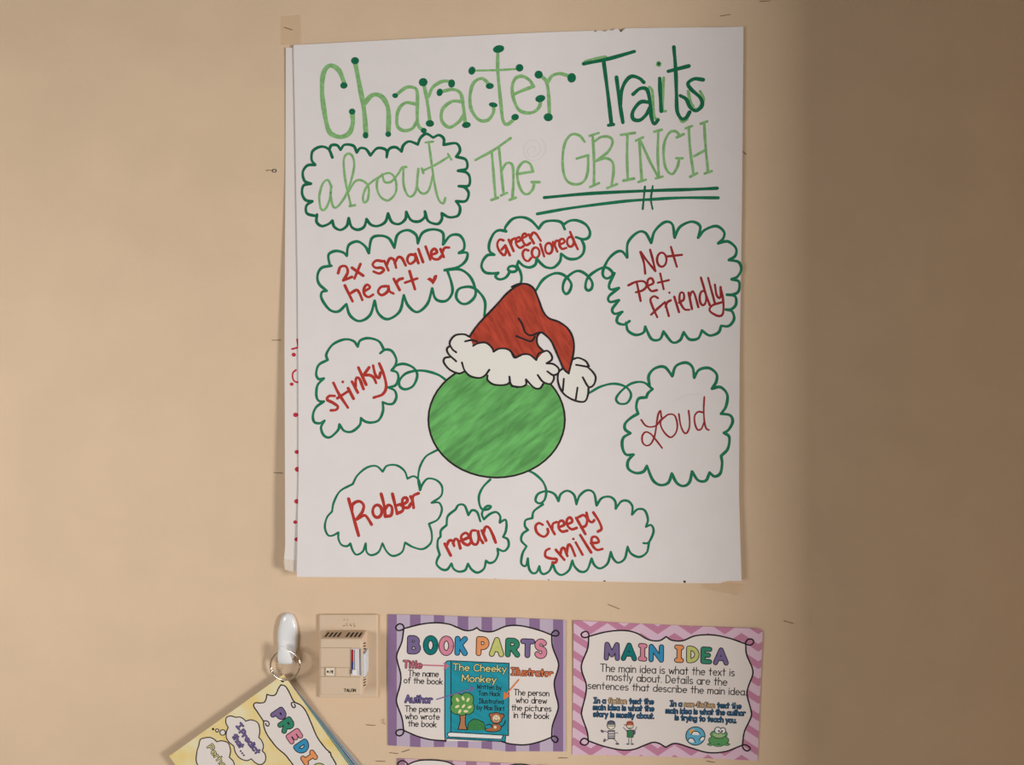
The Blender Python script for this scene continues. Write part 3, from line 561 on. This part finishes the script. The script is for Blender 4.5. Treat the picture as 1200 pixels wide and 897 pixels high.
# main idea poster
mi = thing('main_idea_poster', 'pink chevron bordered poster headed MAIN IDEA with a small drawn frog', 'poster', W(780, 810, .001))
Mi = Sheet(mi, lambda x, y: .0018+.0008*math.sin((x-672)*.03+y*.02)+.0012*ss((x-860)/30))
T = Reg(660, 715, .25)
t_ = lambda *a: [T.m(a[i:i+2]) for i in range(0, len(a), 2)]
Mi.grid('sheet', t_(50, 50, 300, 62, 600, 76, 900, 88, 925, 92, 935, 104), t_(935, 104, 925, 350, 918, 550, 911, 708), t_(42, 680, 200, 682, 500, 690, 700, 698, 911, 708), t_(50, 50, 47, 350, 42, 680), 44, 30,
        band_mat('pink chevron print', (200, 122, 156), (220, 180, 202), ('zig', 672.5, 39.3, 13.0, 730.7, 20.4, .44), rough=.3), thick=.0004)
topc = '120 125 200 104 280 97 340 108 400 140 450 145 483 126! 510 143 560 145 620 122 700 118 780 134 855 160!'
rightc = '855 160 860 210 885 270 888 305 868 360 862 400 880 470 880 505 850 570 840 635!'
botc = '840 635 760 665 680 670 600 648 545 630 515 628 480 645! 450 627 420 622 380 636 330 655 270 657 190 640 118 615!'
leftc = '118 615 112 570 88 500 88 470 105 400 108 350 88 290 88 250 115 180 120 125'
Mi.fill('white_panel', [T.poly(topc+' / '+rightc+' / '+botc+' / '+leftc)], PAPER, off=.0001, label='white curly framed centre panel')
Mi.ink('panel_frame', T.S(topc+' / '+rightc+' / '+botc+' / '+leftc+' / 120 125 115 105 100 102 84 115 95 130 120 125 / 855 160 865 140 885 138 893 152 880 165 855 160 / 840 635 860 635 877 650 865 662 848 655 840 635 / 118 615 100 603 84 612 82 628 100 635 115 628 118 615'), 1.75, INK, off=.0002, var=.03, label='black curly frame line')
head = thing('heading', None, None, (0, 0, 0)); head.parent = mi; head['label'] = 'coloured bubble letters MAIN IDEA'
for c, cn, x0, x1, y0, y1 in (('M', 'purple', 190, 266, 150, 238), ('A', 'teal', 270, 346, 153, 240), ('I', 'pink', 350, 394, 156, 241), ('N', 'blue', 400, 472, 160, 246),
                              ('I', 'orange', 520, 566, 163, 248), ('D', 'lime', 576, 638, 168, 250), ('E', 'green', 643, 698, 172, 254), ('A', 'purple', 702, 776, 176, 260)):
    i = 12; o = T.m((x0+i, y1-i)); r = T.m((x1-i, y1-i+2)); u = T.m((x0+i+1, y0+i))
    bubble(Mi, c, cn, o, (r[0]-o[0], r[1]-o[1]), (u[0]-o[0], u[1]-o[1]), 4.2, head)
printed(Mi, 'text_line', 'The main idea is what the text is', T, 174, 289, 802, 311, 35, 1.05, INK)
printed(Mi, 'text_line', 'mostly about. Details are the', T, 204, 330, 767, 355, 35, 1.05, INK)
printed(Mi, 'text_line', 'sentences that describe the main idea.', T, 116, 370, 857, 401, 33, 1.05, INK)
nv = mat('navy rim', (24, 40, 62), rough=.4); bl = mat('blue small print', (48, 98, 132), rough=.4); tn = mat('tan small print', (214, 180, 130), rough=.4); brn = mat('brown rim', (70, 52, 40), rough=.4)
def mixed(line, x0, y0, x1, y1, special=None):
    tot = sum(G[c][0]+.17 for c in line)-.17
    a = 0
    runs = [(line, 0, False)]
    if special:
        k = line.index(special); runs = [(line[:k], 0, False), (special, k, True), (line[k+len(special):], k+len(special), False)]
    for s_, k, sp in runs:
        s2 = s_.strip()
        if not s2: continue
        k2 = k+s_.index(s2); pre = sum(G[c][0]+.17 for c in line[:k2])/tot; w_ = (sum(G[c][0]+.17 for c in s2)-.17)/tot
        printed(Mi, 'small_text', s2, T, x0+(x1-x0)*pre, y0+(y1-y0)*pre, x0+(x1-x0)*(pre+w_), y0+(y1-y0)*(pre+w_), 24, .7, tn if sp else bl, rim=brn if sp else nv, rimw=1.5)
mixed('In a fiction text the', 144, 437, 423, 442, 'fiction')
mixed('main idea is what the', 142, 468, 424, 475)
mixed('story is mostly about.', 142, 500, 424, 510)
mixed('In a non-fiction text the', 502, 451, 833, 463, 'non-fiction')
mixed('main idea is what the author', 482, 484, 852, 496)
mixed('is trying to teach you.', 524, 516, 810, 530)
def sub(name, label, parent):
    o = thing(name, None, None, (0, 0, 0)); o.parent = parent; o['label'] = label; return o
sk = mat('skin print', (236, 208, 188), rough=.4); gy = mat('grey print', (92, 92, 104), rough=.4); wp = mat('white print', (228, 222, 216), rough=.4)
k1 = sub('child_drawing', 'drawn child in a striped shirt and mask, running', mi)
Mi.ink('limbs', T.S('212 575 190 568 / 243 580 256 576 / 215 602 205 612 192 614 / 236 605 250 618 254 628'), .7, INK, parent=k1, off=.0002, var=0)
Mi.fill('head', [T.oval(225, 542, 19, 19, 18)], sk, off=.0003, parent=k1)
Mi.fill('clothing', [T.poly('206 540! 208 525 225 518 242 525 244 540!'), T.oval(183, 570, 9, 6, 10, .7), T.oval(194, 613, 9, 6, 10, 2), T.oval(254, 629, 9, 5, 10)]+[[T.m((211, y)), T.m((241, y)), T.m((241, y+5)), T.m((211, y+5))] for y in (568, 579, 590, 599)], gy, off=.0004, parent=k1)
Mi.ink('outline', T.S('O 225 542 19 19 / 208 545 242 545 / 211 566! 241 566! 241 605! 211 605! 211 566 / 215 556 / 235 556'), .6, INK, off=.0005, parent=k1, var=0)
k2 = sub('child_drawing', 'drawn child in a red cap and green shirt, arms raised', mi)
Mi.ink('limbs', T.S('302 575 292 562 282 552 / 330 572 340 560 344 550 / 308 600 308 628 / 320 600 320 628'), .9, gy, parent=k2, off=.0002, var=0)
Mi.fill('head', [T.oval(313, 543, 16, 16, 18)], sk, off=.0003, parent=k2)
Mi.fill('cap', [T.poly('298 542! 298 526 313 521 328 526 329 542!'), T.oval(293, 540, 10, 3, 8)], mat('rust cap print', (176, 92, 66), rough=.4), off=.0004, parent=k2)
Mi.fill('shirt', [T.poly('300 566! 325 564 330 572! 328 598 300 598!')], mat('green shirt print', (52, 120, 76), rough=.4), off=.0003, parent=k2)
Mi.fill('toy', [T.oval(330, 575, 10, 13, 10), T.oval(303, 630, 8, 4, 8), T.oval(324, 630, 8, 4, 8)], gy, off=.0004, parent=k2)
Mi.ink('outline', T.S('O 313 543 16 16 / 307 546 / 319 546 / 307 552 313 556 319 552 / 300 566! 325 564 330 572! 328 598! 300 598! 300 566'), .6, INK, off=.0005, parent=k2, var=0)
gl = sub('sky_globe_drawing', 'drawn round blue sky with a sun and clouds', mi)
Mi.fill('sky_disc', [T.oval(620, 592, 45, 43, 28)], mat('sky blue print', (92, 164, 190), rough=.4), off=.0002, parent=gl)
Mi.fill('sun_disc', [T.oval(605, 572, 13, 13, 14)], mat('sun orange print', (226, 160, 84), rough=.4), off=.00025, parent=gl)
Mi.fill('cloud', [T.poly('600 586! 608 572 620 570 632 572 642 582 632 588!'), T.poly('585 616! 590 604 603 602 612 608 618 622 600 622!'), T.poly('638 612! 645 600 655 594 662 598 664 606 650 614!')], wp, off=.0003, parent=gl)
Mi.ink('outline', T.S('O 620 592 45 43 / 600 586 608 572 620 570 632 572 642 582 / 585 616 590 604 603 602 612 608 618 622 / 638 612 645 600 655 594 662 598'), 1.0, INK, off=.00035, parent=gl, var=0)
fr = sub('frog_drawing', 'drawn green frog with bulging eyes', mi)
fg = mat('frog green print', (84, 146, 88), rough=.4, var=.05)
fo = [T.poly('690 585! 700 572 725 566 760 572 768 585 762 600 768 612 760 632! 700 632! 690 615 697 600 690 585'), T.oval(700, 612, 17, 14, 14), T.oval(758, 612, 17, 14, 14), T.oval(690, 631, 12, 5, 10), T.oval(768, 631, 12, 5, 10), T.oval(728, 635, 22, 6, 10)]
big = []
for p in fo:
    cx = sum(a[0] for a in p)/len(p); cy = sum(a[1] for a in p)/len(p)
    big.append([(a[0]+(a[0]-cx)/max(.1, math.dist(a, (cx, cy)))*.75, a[1]+(a[1]-cy)/max(.1, math.dist(a, (cx, cy)))*.75) for a in p])
Mi.fill('outline', big, INK, off=.0002, parent=fr)
Mi.fill('body', fo, fg, off=.0003, parent=fr)
Mi.fill('muzzle', [T.oval(729, 588, 30, 14, 16)], mat('frog pale green print', (150, 178, 128), rough=.4), off=.00036, parent=fr)
Mi.fill('eye_rim', [T.oval(725, 566, 17, 17, 16), T.oval(749, 567, 15, 16, 16)], INK, off=.0004, parent=fr)
Mi.fill('eye', [T.oval(725, 566, 13.5, 13.5, 16), T.oval(749, 567, 11.5, 12.5, 16)], wp, off=.0005, parent=fr)
Mi.fill('pupil', [T.oval(730, 569, 4, 5, 10), T.oval(744, 570, 4, 5, 10)], INK, off=.0006, parent=fr)
Mi.ink('mouth', T.S('700 590 715 600 740 602 762 592 / 722 633 728 628 735 633'), .7, INK, off=.0005, parent=fr, var=0)

# third poster, only its top edge is in view
tp = thing('striped_poster', 'pink striped poster at the bottom of the picture, only its curly framed top edge showing', 'poster', W(560, 960, .001))
K = Sheet(tp, lambda x, y: .0014)
K.grid('sheet', [(465.5, 889.2), (560, 893.4), (668, 898.5)], [(668, 898.5), (669, 1050)], [(467, 1046), (669, 1050)], [(465.5, 889.2), (467, 1046)], 20, 10,
       band_mat('pink and mauve striped print', (164, 116, 146), (212, 168, 190), ('stripe', 490, 28, .45, 0)), thick=.0004)
K4 = Reg(400, 850, .25)
frame3 = '310 187 345 172 385 165 450 166 500 175 545 195 610 206 650 196! 690 212 740 204 780 192 830 185 880 190 940 212 1010 238'
K.fill('white_panel', [K4.poly(frame3)+[K4.m((1015, 760)), K4.m((310, 730))]], PAPER, off=.0001)
K.ink('panel_frame', K4.S(frame3+' / 310 187 300 172 282 168 265 180 270 198 290 202 310 187'), 1.6, INK, off=.0002, var=.03)

# ------------------------------------------------------------------ staples left in the wall
stm = mat('dull steel staple', (120, 92, 70), rough=.45, metal=.4)
def rod(name, pts, r, material, parent=None, origin=None, closed=False, n=6, label=None, cyc=None):
    V = []; F = []; N = len(pts)
    for i, p in enumerate(pts):
        a = pts[(i-1) % N] if (closed or i > 0) else p; b = pts[(i+1) % N] if (closed or i < N-1) else p
        t = (Vector(b)-Vector(a)).normalized(); up = Vector((0, 1, 0)) if abs(t.y) < .9 else Vector((0, 0, 1))
        s_ = t.cross(up).normalized(); u = s_.cross(t)
        for k in range(n):
            an = 2*math.pi*k/n; V.append(Vector(p)+(s_*math.cos(an)+u*math.sin(an))*r)
    for i in range(N if closed else N-1):
        j = (i+1) % N
        for k in range(n):
            k2 = (k+1) % n; F.append((i*n+k, i*n+k2, j*n+k2, j*n+k))
    if not closed: F.append(tuple(range(n))); F.append(tuple((N-1)*n+k for k in reversed(range(n))))
    return link(name, V, F, material, parent, smooth=True, origin=origin, label=label)
stap = [((333, 32), (342.5, 35.2), 'small staple in bare wall above the top left corner of the big chart'),
 ((844, 18.8), (856, 17), 'small staple in bare wall just above the top right corner of the big chart'),
 ((890, 1.6), (902, 1.1), 'small staple at the very top of the picture, right of the big chart'),
 ((870.7, 177.5), (874.4, 181), 'tiny tilted staple beside the right edge of the big chart'),
 ((318.8, 399), (329, 398.8), 'staple left of the big chart beside the red check mark'),
 ((321, 554.2), (331.6, 554.9), 'staple left of the big chart level with the mean and Robber clouds'),
 ((918.5, 728), (929.5, 731), 'staple in the dim wall up and right of the MAIN IDEA poster'),
 ((712.5, 708.7), (726, 714), 'thin slanted staple between the big chart and the MAIN IDEA poster'),
 ((429, 850), (439.7, 850.6), 'staple in the wall between the flip cards and the BOOK PARTS poster'),
 ((456.7, 882.6), (466.7, 883.7), 'flat staple under the bottom left corner of the BOOK PARTS poster'),
 ((471, 881.8), (480, 879), 'slanted staple under the bottom left corner of the BOOK PARTS poster'),
 ((440.7, 892.7), (451.4, 892.7), 'staple low in the wall left of the pink striped poster'),
 ((654.5, 888.7), (665, 888.7), 'staple under the gap between the two headed posters'),
 ((828, 892.4), (838, 894), 'staple under the bottom edge of the MAIN IDEA poster')]
for a, b, lab in stap:
    pa, pb = W(*a, .0007), W(*b, .0007); ia, ib = W(*a, -.001), W(*b, -.001)
    o = rod('staple', [ia, pa, pa+(pb-pa)*.5+Vector((0, -.0002, 0)), pb, ib], .00045, stm, origin=tuple((pa+pb)/2))
    tag(o, lab, 'staple', 'staples left in the wall')
o = rod('staple', [W(449.3, 843, .001), W(449.4, 846, .003), W(450.3, 849, .002), W(451.3, 849, -.001)], .0004, stm, origin=tuple(W(450, 846, .001)))
tag(o, 'bent open staple beside the left edge of the BOOK PARTS poster', 'staple', 'staples left in the wall')
o = thing('wall_screw', 'tiny bright nail with a scratch left of the about cloud, on bare wall', 'nail', W(321.5, 200.3, 0))
o.name = 'wall_nail'
rod('head', [W(321.5, 200.3, 0), W(321.5, 200.3, .0015)], .0015, mat('bright nail', (225, 215, 205), rough=.3, metal=.3), o, n=12)
rod('rim', [W(321.5+2.3*math.cos(k*.524), 200.3+1.9*math.sin(k*.524), .0006) for k in range(12)], .0005, mat('rusty rim', (88, 58, 44), rough=.7), o, closed=True)
rod('shank', [W(319.5, 200.4, .0005), W(315, 199.3, .0012), W(312.8, 199.6, .001), W(313, 201, 0)], .00045, stm, o)

# ------------------------------------------------------------------ thermostat
th = thing('thermostat', 'beige wall thermostat with vent slots and red and blue scale, beside the white hook', 'thermostat', W(408, 768, 0))
bei = mat('beige plastic', (201, 179, 154), rough=.5, spec=.3); bei2 = mat('beige plastic groove', (150, 128, 108), rough=.6)
def pr(x, y, dd):            # wall-pixel position pushed straight out by dd (no perspective)
    v = W(x, y, 0); return Vector((v.x, -dd, v.z))
def rbox(name, x0, x1, y0, y1, d0, d1, m, parent, bevel, label=None):
    a = pr(x0, y1, d0); b = pr(x1, y0, d1)
    o = box(name, a.x, b.x, b.y, a.y, a.z, b.z, m, parent, bevel)
    if label: o['label'] = label
    return o
rbox('wall_plate', 374.6, 443.2, 719.5, 817, 0, .005, bei, th, .0022)
rbox('housing', 383, 431, 737.5, 802, .004, .044, bei, th, .0028)
dk = mat('vent shade', (36, 32, 32), rough=.8)
for g in range(2):                                             # dark strips laid on the top face as shade inside slots
    for k in range(4):
        x = 386.8+g*24+k*4.7
        z = pr(0, 737.5, 0).z+.00015
        xa = pr(x, 0, 0).x
        V = [(xa, -.036, z), (xa+.0030, -.036, z), (xa+.0036, -.016, z), (xa+.0006, -.016, z)]
        link('vent_slot', V, [(0, 1, 2, 3)], dk, th, thick=.0004)
for k in range(16):                                            # fine dark strips as slot shade on the right face, above and below the slider
    if 5 <= k <= 10: continue
    zz = pr(0, 745+k*3.2, 0).z; x = pr(431, 0, 0).x+.00015
    V = [(x, -.034, zz), (x, -.034, zz-.0016), (x, -.017, zz-.0066), (x, -.017, zz-.005)]
    link('side_slot', V, [(0, 3, 2, 1)], dk, th, thick=.0003)
rbox('side_slider', 430, 434, 756, 782, .014, .040, mat('pale blue plastic', (200, 208, 218), rough=.25), th, .001, label='pale blue clear side slider')
tz = Sheet(th, lambda x, y: .0441); tz2 = Sheet(th, lambda x, y: .0050)
TH = Reg(366, 712, .12263)
th2 = lambda *a: [TH.m(a[i:i+2]) for i in range(0, len(a), 2)]
tz.ink('groove', TH.S('72 388 370 388 / 72 578 370 578 / 70 664 460 668 / 362 392 362 660 / 460 392 468 660 / 372 392 460 392'), .55, bei2, off=.0001, var=0)
tz.fill('scale_window', [th2(368, 396, 462, 396, 464, 655, 370, 650)], mat('pale scale plastic', (206, 200, 202), rough=.25), off=.0001)
tz.fill('red_scale', [th2(370, 404, 392, 404, 392, 520, 370, 520)], mat('red scale', (150, 24, 34), rough=.4), off=.0002)
tz.fill('blue_scale', [th2(370, 520, 392, 520, 390, 635, 370, 635)], mat('blue scale', (40, 50, 104), rough=.4), off=.0002)
tz.fill('thermometer', [th2(398, 408, 406, 408, 406, 600, 398, 600), th2(448, 400, 458, 400, 462, 650, 452, 650)], mat('grey scale line', (90, 95, 112), rough=.4), off=.0002)
a, b = TH.m((384, 590)), TH.m((425, 640))
v0, v1 = W(a[0], b[1], .044), W(b[0], a[1], .044)
box('lever', v0.x, v1.x, -.048, -.044, v0.z, v1.z, mat('white lever', (228, 222, 216), rough=.3), th, .0008)
a, b = TH.m((128, 575)), TH.m((218, 658))
v0, v1 = W(a[0], b[1], .044), W(b[0], a[1], .044)
bt = box('button', v0.x, v1.x, -.0458, -.044, v0.z, v1.z, mat('cream button', (222, 204, 182), rough=.45), th, .0006)
tb = Sheet(bt, lambda x, y: .0459)
bt.location = (0, 0, 0)
tb.p = th
tb.ink('button_outline', TH.S('128 577! 217 577! 217 657! 128 657! 128 577'), .5, bei2, off=.0001, var=0)
tb.ink('button_symbol', TH.S('O 148 617 7 8 / 143 617 154 617 / 146 612 152 622 / 165 632 176 606 / 200 605 182 617 200 632 / 184 604 196 620 / 186 630 198 614'), .6, INK, off=.0001, var=0)
tz.ink('brand_lettering', lay('TALON', TH.m((303, 808)), TH.m((414, 808)), 3.3, gap=.2), .75, INK, off=.0001, var=0, label='small black word TALON')
for x, y in ((305, 118), (335, 122), (298, 178), (310, 175), (330, 160), (333, 178), (362, 163), (372, 180), (368, 172), (398, 160), (404, 176), (402, 184)):
    p = TH.m((x, y)); rod('braille_dot', [W(p[0], p[1], .004), W(p[0], p[1], .0056)], .0008, bei2, th, n=8)

# ------------------------------------------------------------------ hook and ring
hk = thing('wall_hook', 'white plastic stick-on hook left of the thermostat, holding the ring', 'hook', W(338, 748, 0))
wpl = mat('glossy white plastic', (226, 224, 226), rough=.18, spec=.5)
def blob(name, prof, m, parent, label=None, n=28):
    """stack of ovals: (cx, cy, rx, ry, depth)"""
    V = []; F = []
    for cx, cy, rx, ry, d in prof:
        for k in range(n):
            a = 2*math.pi*k/n
            sx = math.copysign(abs(math.cos(a))**.82, math.cos(a)); sy = math.sin(a)
            w = 1-.06*max(0, -sy)                      # narrower at the top
            v = pr(cx+rx*sx*w, cy+ry*sy, d); V.append(v)
    L = len(prof)
    for i in range(L-1):
        for k in range(n):
            k2 = (k+1) % n; F.append((i*n+k, (i+1)*n+k, (i+1)*n+k2, i*n+k2))
    F.append(tuple((L-1)*n+k for k in reversed(range(n))))
    return link(name, V, F, m, parent, smooth=True, label=label)
blob('hook_base', [(338, 746.5, 11.6, 28.5, 0), (338, 746.5, 11.6, 28.5, .004), (338, 746.5, 10.8, 27.6, .0062), (338, 746.5, 8.5, 25, .0078), (338, 746.5, 5, 20, .0086)], wpl, hk)
# lip: a tongue rising from the foot of the base, standing clear of it
V = []; F = []
secs = [(772, .006, 7.5), (775, .010, 8.6), (774.5, .0155, 9.0), (769, .0195, 8.6), (762, .0208, 7.2), (755.5, .0212, 5.0), (752, .0212, 2.4)]
for y, d, hw in secs:
    cx = 339-(775-y)*.16
    for k in range(9):
        f = -1+2*k/8; v = pr(cx+hw*f, y, d-.002*f*f); V.append(v)
for i in range(len(secs)-1):
    for k in range(8):
        a = i*9+k; F.append((a, a+1, a+10, a+9))
lip = link('hook_lip', V, F, wpl, hk, smooth=True, thick=0)
sm = lip.modifiers.new('thickness', 'SOLIDIFY'); sm.thickness = .0026; sm.offset = 0
sd = lip.modifiers.new('subdivision', 'SUBSURF'); sd.levels = 2; sd.render_levels = 2

steel = mat('polished steel', (215, 205, 195), rough=.18, metal=1.0)
rg = thing('binder_ring', 'small silver binder ring hanging on the white hook', 'ring', W(334, 780, .014))
cx, cy, rr = 334.3, 780.0, 17.2
def ringpt(a):
    d = .0165+.0075*math.cos(a)-.0005*math.sin(a)
    return W(cx+rr*math.cos(a), cy+rr*math.sin(a), d)
rod('hoop', [ringpt(2*math.pi*k/64) for k in range(64)], .00145, steel, rg, closed=True, n=10)
rod('hinge', [ringpt(math.pi-.33), ringpt(math.pi-.43), ringpt(math.pi-.53)], .0021, steel, rg, n=10, label='small hinge barrel of the ring')

# ------------------------------------------------------------------ flip cards on the ring
O0 = (332.3, 790.6); HOLE = (331.2, 798.3)
def card(name, ang, d0, material, label, du=213, dv=165, off=(0, 0), group='laminated cards hanging on the binder ring'):
    ux, uy = .5826, .8127
    ca, sa = math.cos(ang), math.sin(ang)
    def rot(p):
        x, y = p[0]-HOLE[0], p[1]-HOLE[1]
        return (HOLE[0]+x*ca-y*sa+off[0], HOLE[1]+x*sa+y*ca+off[1])
    c0 = rot(O0); c1 = rot((O0[0]+ux*du, O0[1]+uy*du)); c2 = rot((O0[0]+ux*du-uy*dv, O0[1]+uy*du+ux*dv)); c3 = rot((O0[0]-uy*dv, O0[1]+ux*dv))
    t = thing(name, label, 'card', W(*rot((O0[0]+ux*4, O0[1]+uy*4)), d0), group)
    dep = lambda x, y: d0+.0012*math.sin((x+y)*.02)*.5
    s = Sheet(t, dep)
    # grid with a punched corner hole is skipped: the hole is a dark disc painted on below
    return t, s, (c0, c1, c2, c3)
cards = [('teal edged card directly behind the yellow card', -.020, .0105, (108, 152, 150), (80, 120, 124)),
         ('dark teal card in the middle of the fan of cards', -.036, .0085, (62, 92, 104), (52, 80, 92)),
         ('purple patterned card near the back of the fan of cards', -.056, .0062, (112, 72, 112), (150, 108, 150)),
         ('pale lilac card, the rearmost of the fan of cards', -.080, .0040, (188, 172, 182), (170, 150, 168))]
for lab, ang, d0, c1_, c2_ in cards:
    m = mat(lab.split(' card')[0]+' print', c1_, rough=.35, rgb2=c2_, scale=22)
    t, s, c = card('flip_card', ang, d0, m, lab)
    s.grid('sheet', [c[0], c[1]], [c[1], c[2]], [c[3], c[2]], [c[0], c[3]], 16, 12, m, thick=.0004)
    # pale laminate rim along the long edge
    a, b = c[0], c[1]; ux, uy = (b[0]-a[0])/213, (b[1]-a[1])/213
    s.ink('laminate_edge', [[(a[0]+ux*k-uy*.7, a[1]+uy*k+ux*.7) for k in range(2, 212, 6)]], 1.2, mat('pale laminate edge', (140, 172, 172), rough=.3), off=.0001, var=0)
ylm = mat('yellow watercolour print', (216, 188, 112), rough=.4, rgb2=(222, 206, 168), scale=26, bump=.1, bscale=60)
t, s, c = card('flip_card', 0, .0128, ylm, 'yellow card on top of the fan of cards, printed PREDIC and thought clouds')
s.grid('sheet', [c[0], c[1]], [c[1], c[2]], [c[3], c[2]], [c[0], c[3]], 24, 18, ylm, thick=.0005)
FF = Reg(300, 790, .11925); GG = Reg(235, 800, .10813)
lft = '245 108! 218 150 192 205 150 215 108 203! 100 245 82 280 40 288 0 285 -22 300 -18 330 10 370 75 468! 78 520 110 600 200 720 290 800 365 897 450 1000 560 1120'
rgt = '830 1120 800 980 785 890 735 800! 730 775 680 730 600 620 540 480 490 370 440 310 385 283! 360 255 330 190 290 125 245 108'
s.fill('white_panel', [FF.poly(lft)+FF.poly(rgt)], PAPER, off=.0001, label='white curly framed name panel')
s.ink('panel_frame', FF.S(lft+' / '+rgt+' / 385 283 350 285 350 312 370 335 388 320 378 300 / 730 775 715 772 / 75 468 90 462 118 470 130 495 118 515 98 505 95 490'), 1.4, INK, off=.0002, var=.03)
rx, ry = .560, .828
hd = sub('heading', 'coloured bubble letters PREDIC running down the card', t)
def fl(c_, cn, ox, oy, wd, ht, w=4.5):
    o = FF.m((ox, oy)); bubble(s, c_, cn, o, (rx*wd, ry*wd), (ry*ht, -rx*ht), w, hd)
fl('P', 'purple', 166, 405, 8.2, 11.6); fl('R', 'green', 236, 505, 8.6, 12.6); fl('E', 'pink', 318, 618, 7.2, 12.2); fl('D', 'blue', 392, 722, 8.0, 12.4); fl('I', 'orange', 462, 832, 7.0, 12.6); fl('C', 'lime', 545, 942, 9.5, 12.6)
cl1 = '300 490! 275 440 280 385 325 365 380 380! 430 378 470 400 488 422! 550 408 620 440 642 520 632 600! 660 630 682 690 668 745! 700 780 705 840 680 880 640 893 590 870 550 830! 500 850 430 825 380 765 360 690! 310 650 280 600 280 540 300 490'
s.fill('thought_cloud', [GG.poly(cl1)], PAPER, off=.0001, label='thought cloud reading I predict that')
s.ink('cloud_outline', GG.S(cl1), 1.2, INK, off=.0002, var=.03)
s.fill('bubble', [GG.oval(240, 545, 30, 30), GG.oval(180, 523, 17, 17)], PAPER, off=.0001)
s.ink('bubble_outline', GG.S('O 240 545 30 30 / O 180 523 17 17 / O 136 508 8 8 / 136 508'), 1.1, INK, off=.0002, var=.03)
cl2 = '60 600! 110 600 150 620 175 645! 230 635 300 660 325 740 312 815! 350 850 365 890 372 960 330 1040 200 1050 60 990 -40 880 -40 760 -20 690 0 620 60 600'
s.fill('thought_cloud', [GG.poly(cl2)], PAPER, off=.0001, label='lower thought cloud reading Perha')
s.ink('cloud_outline', GG.S(cl2), 1.2, INK, off=.0002, var=.03)
dpu = mat('dark violet text', (64, 52, 84), rough=.4); vio = mat('violet text', (116, 100, 148), rough=.4)
def dtext(text, a, b, cap, m1, m2, w):
    st = lay(text, GG.m(a), GG.m(b), cap)
    s.ink('small_text', st, w+1.6, m2, off=.0002, var=0, label='words '+text)
    s.ink('small_text_core', st, w, m1, off=.0003, var=0)
dtext('I', (390, 478), (418, 512)[0:2], 6.2, vio, dpu, 1.0)
dtext('Predict', (422, 545), (606, 780), 6.0, vio, dpu, 1.0)
dtext('that', (345, 588), (428, 715), 5.6, vio, dpu, 1.0)
dtext('...', (432, 745), (470, 795), 5.0, dpu, dpu, .6)
dtext('Perha', (75, 708), (236, 930), 6.8, yl, INK, .9)
# dark disc painted for the shade in the punched hole, ring through it
s.fill('hole_shade', [PXR.oval(HOLE[0], HOLE[1]-.4, 2.3, 2.3, 14)], mat('hole shadow', (60, 52, 46), rough=.9), off=.0002)
print('objects', len(bpy.data.objects), 'tris', sum(len(o.data.polygons) for o in bpy.data.objects if o.type == 'MESH'))
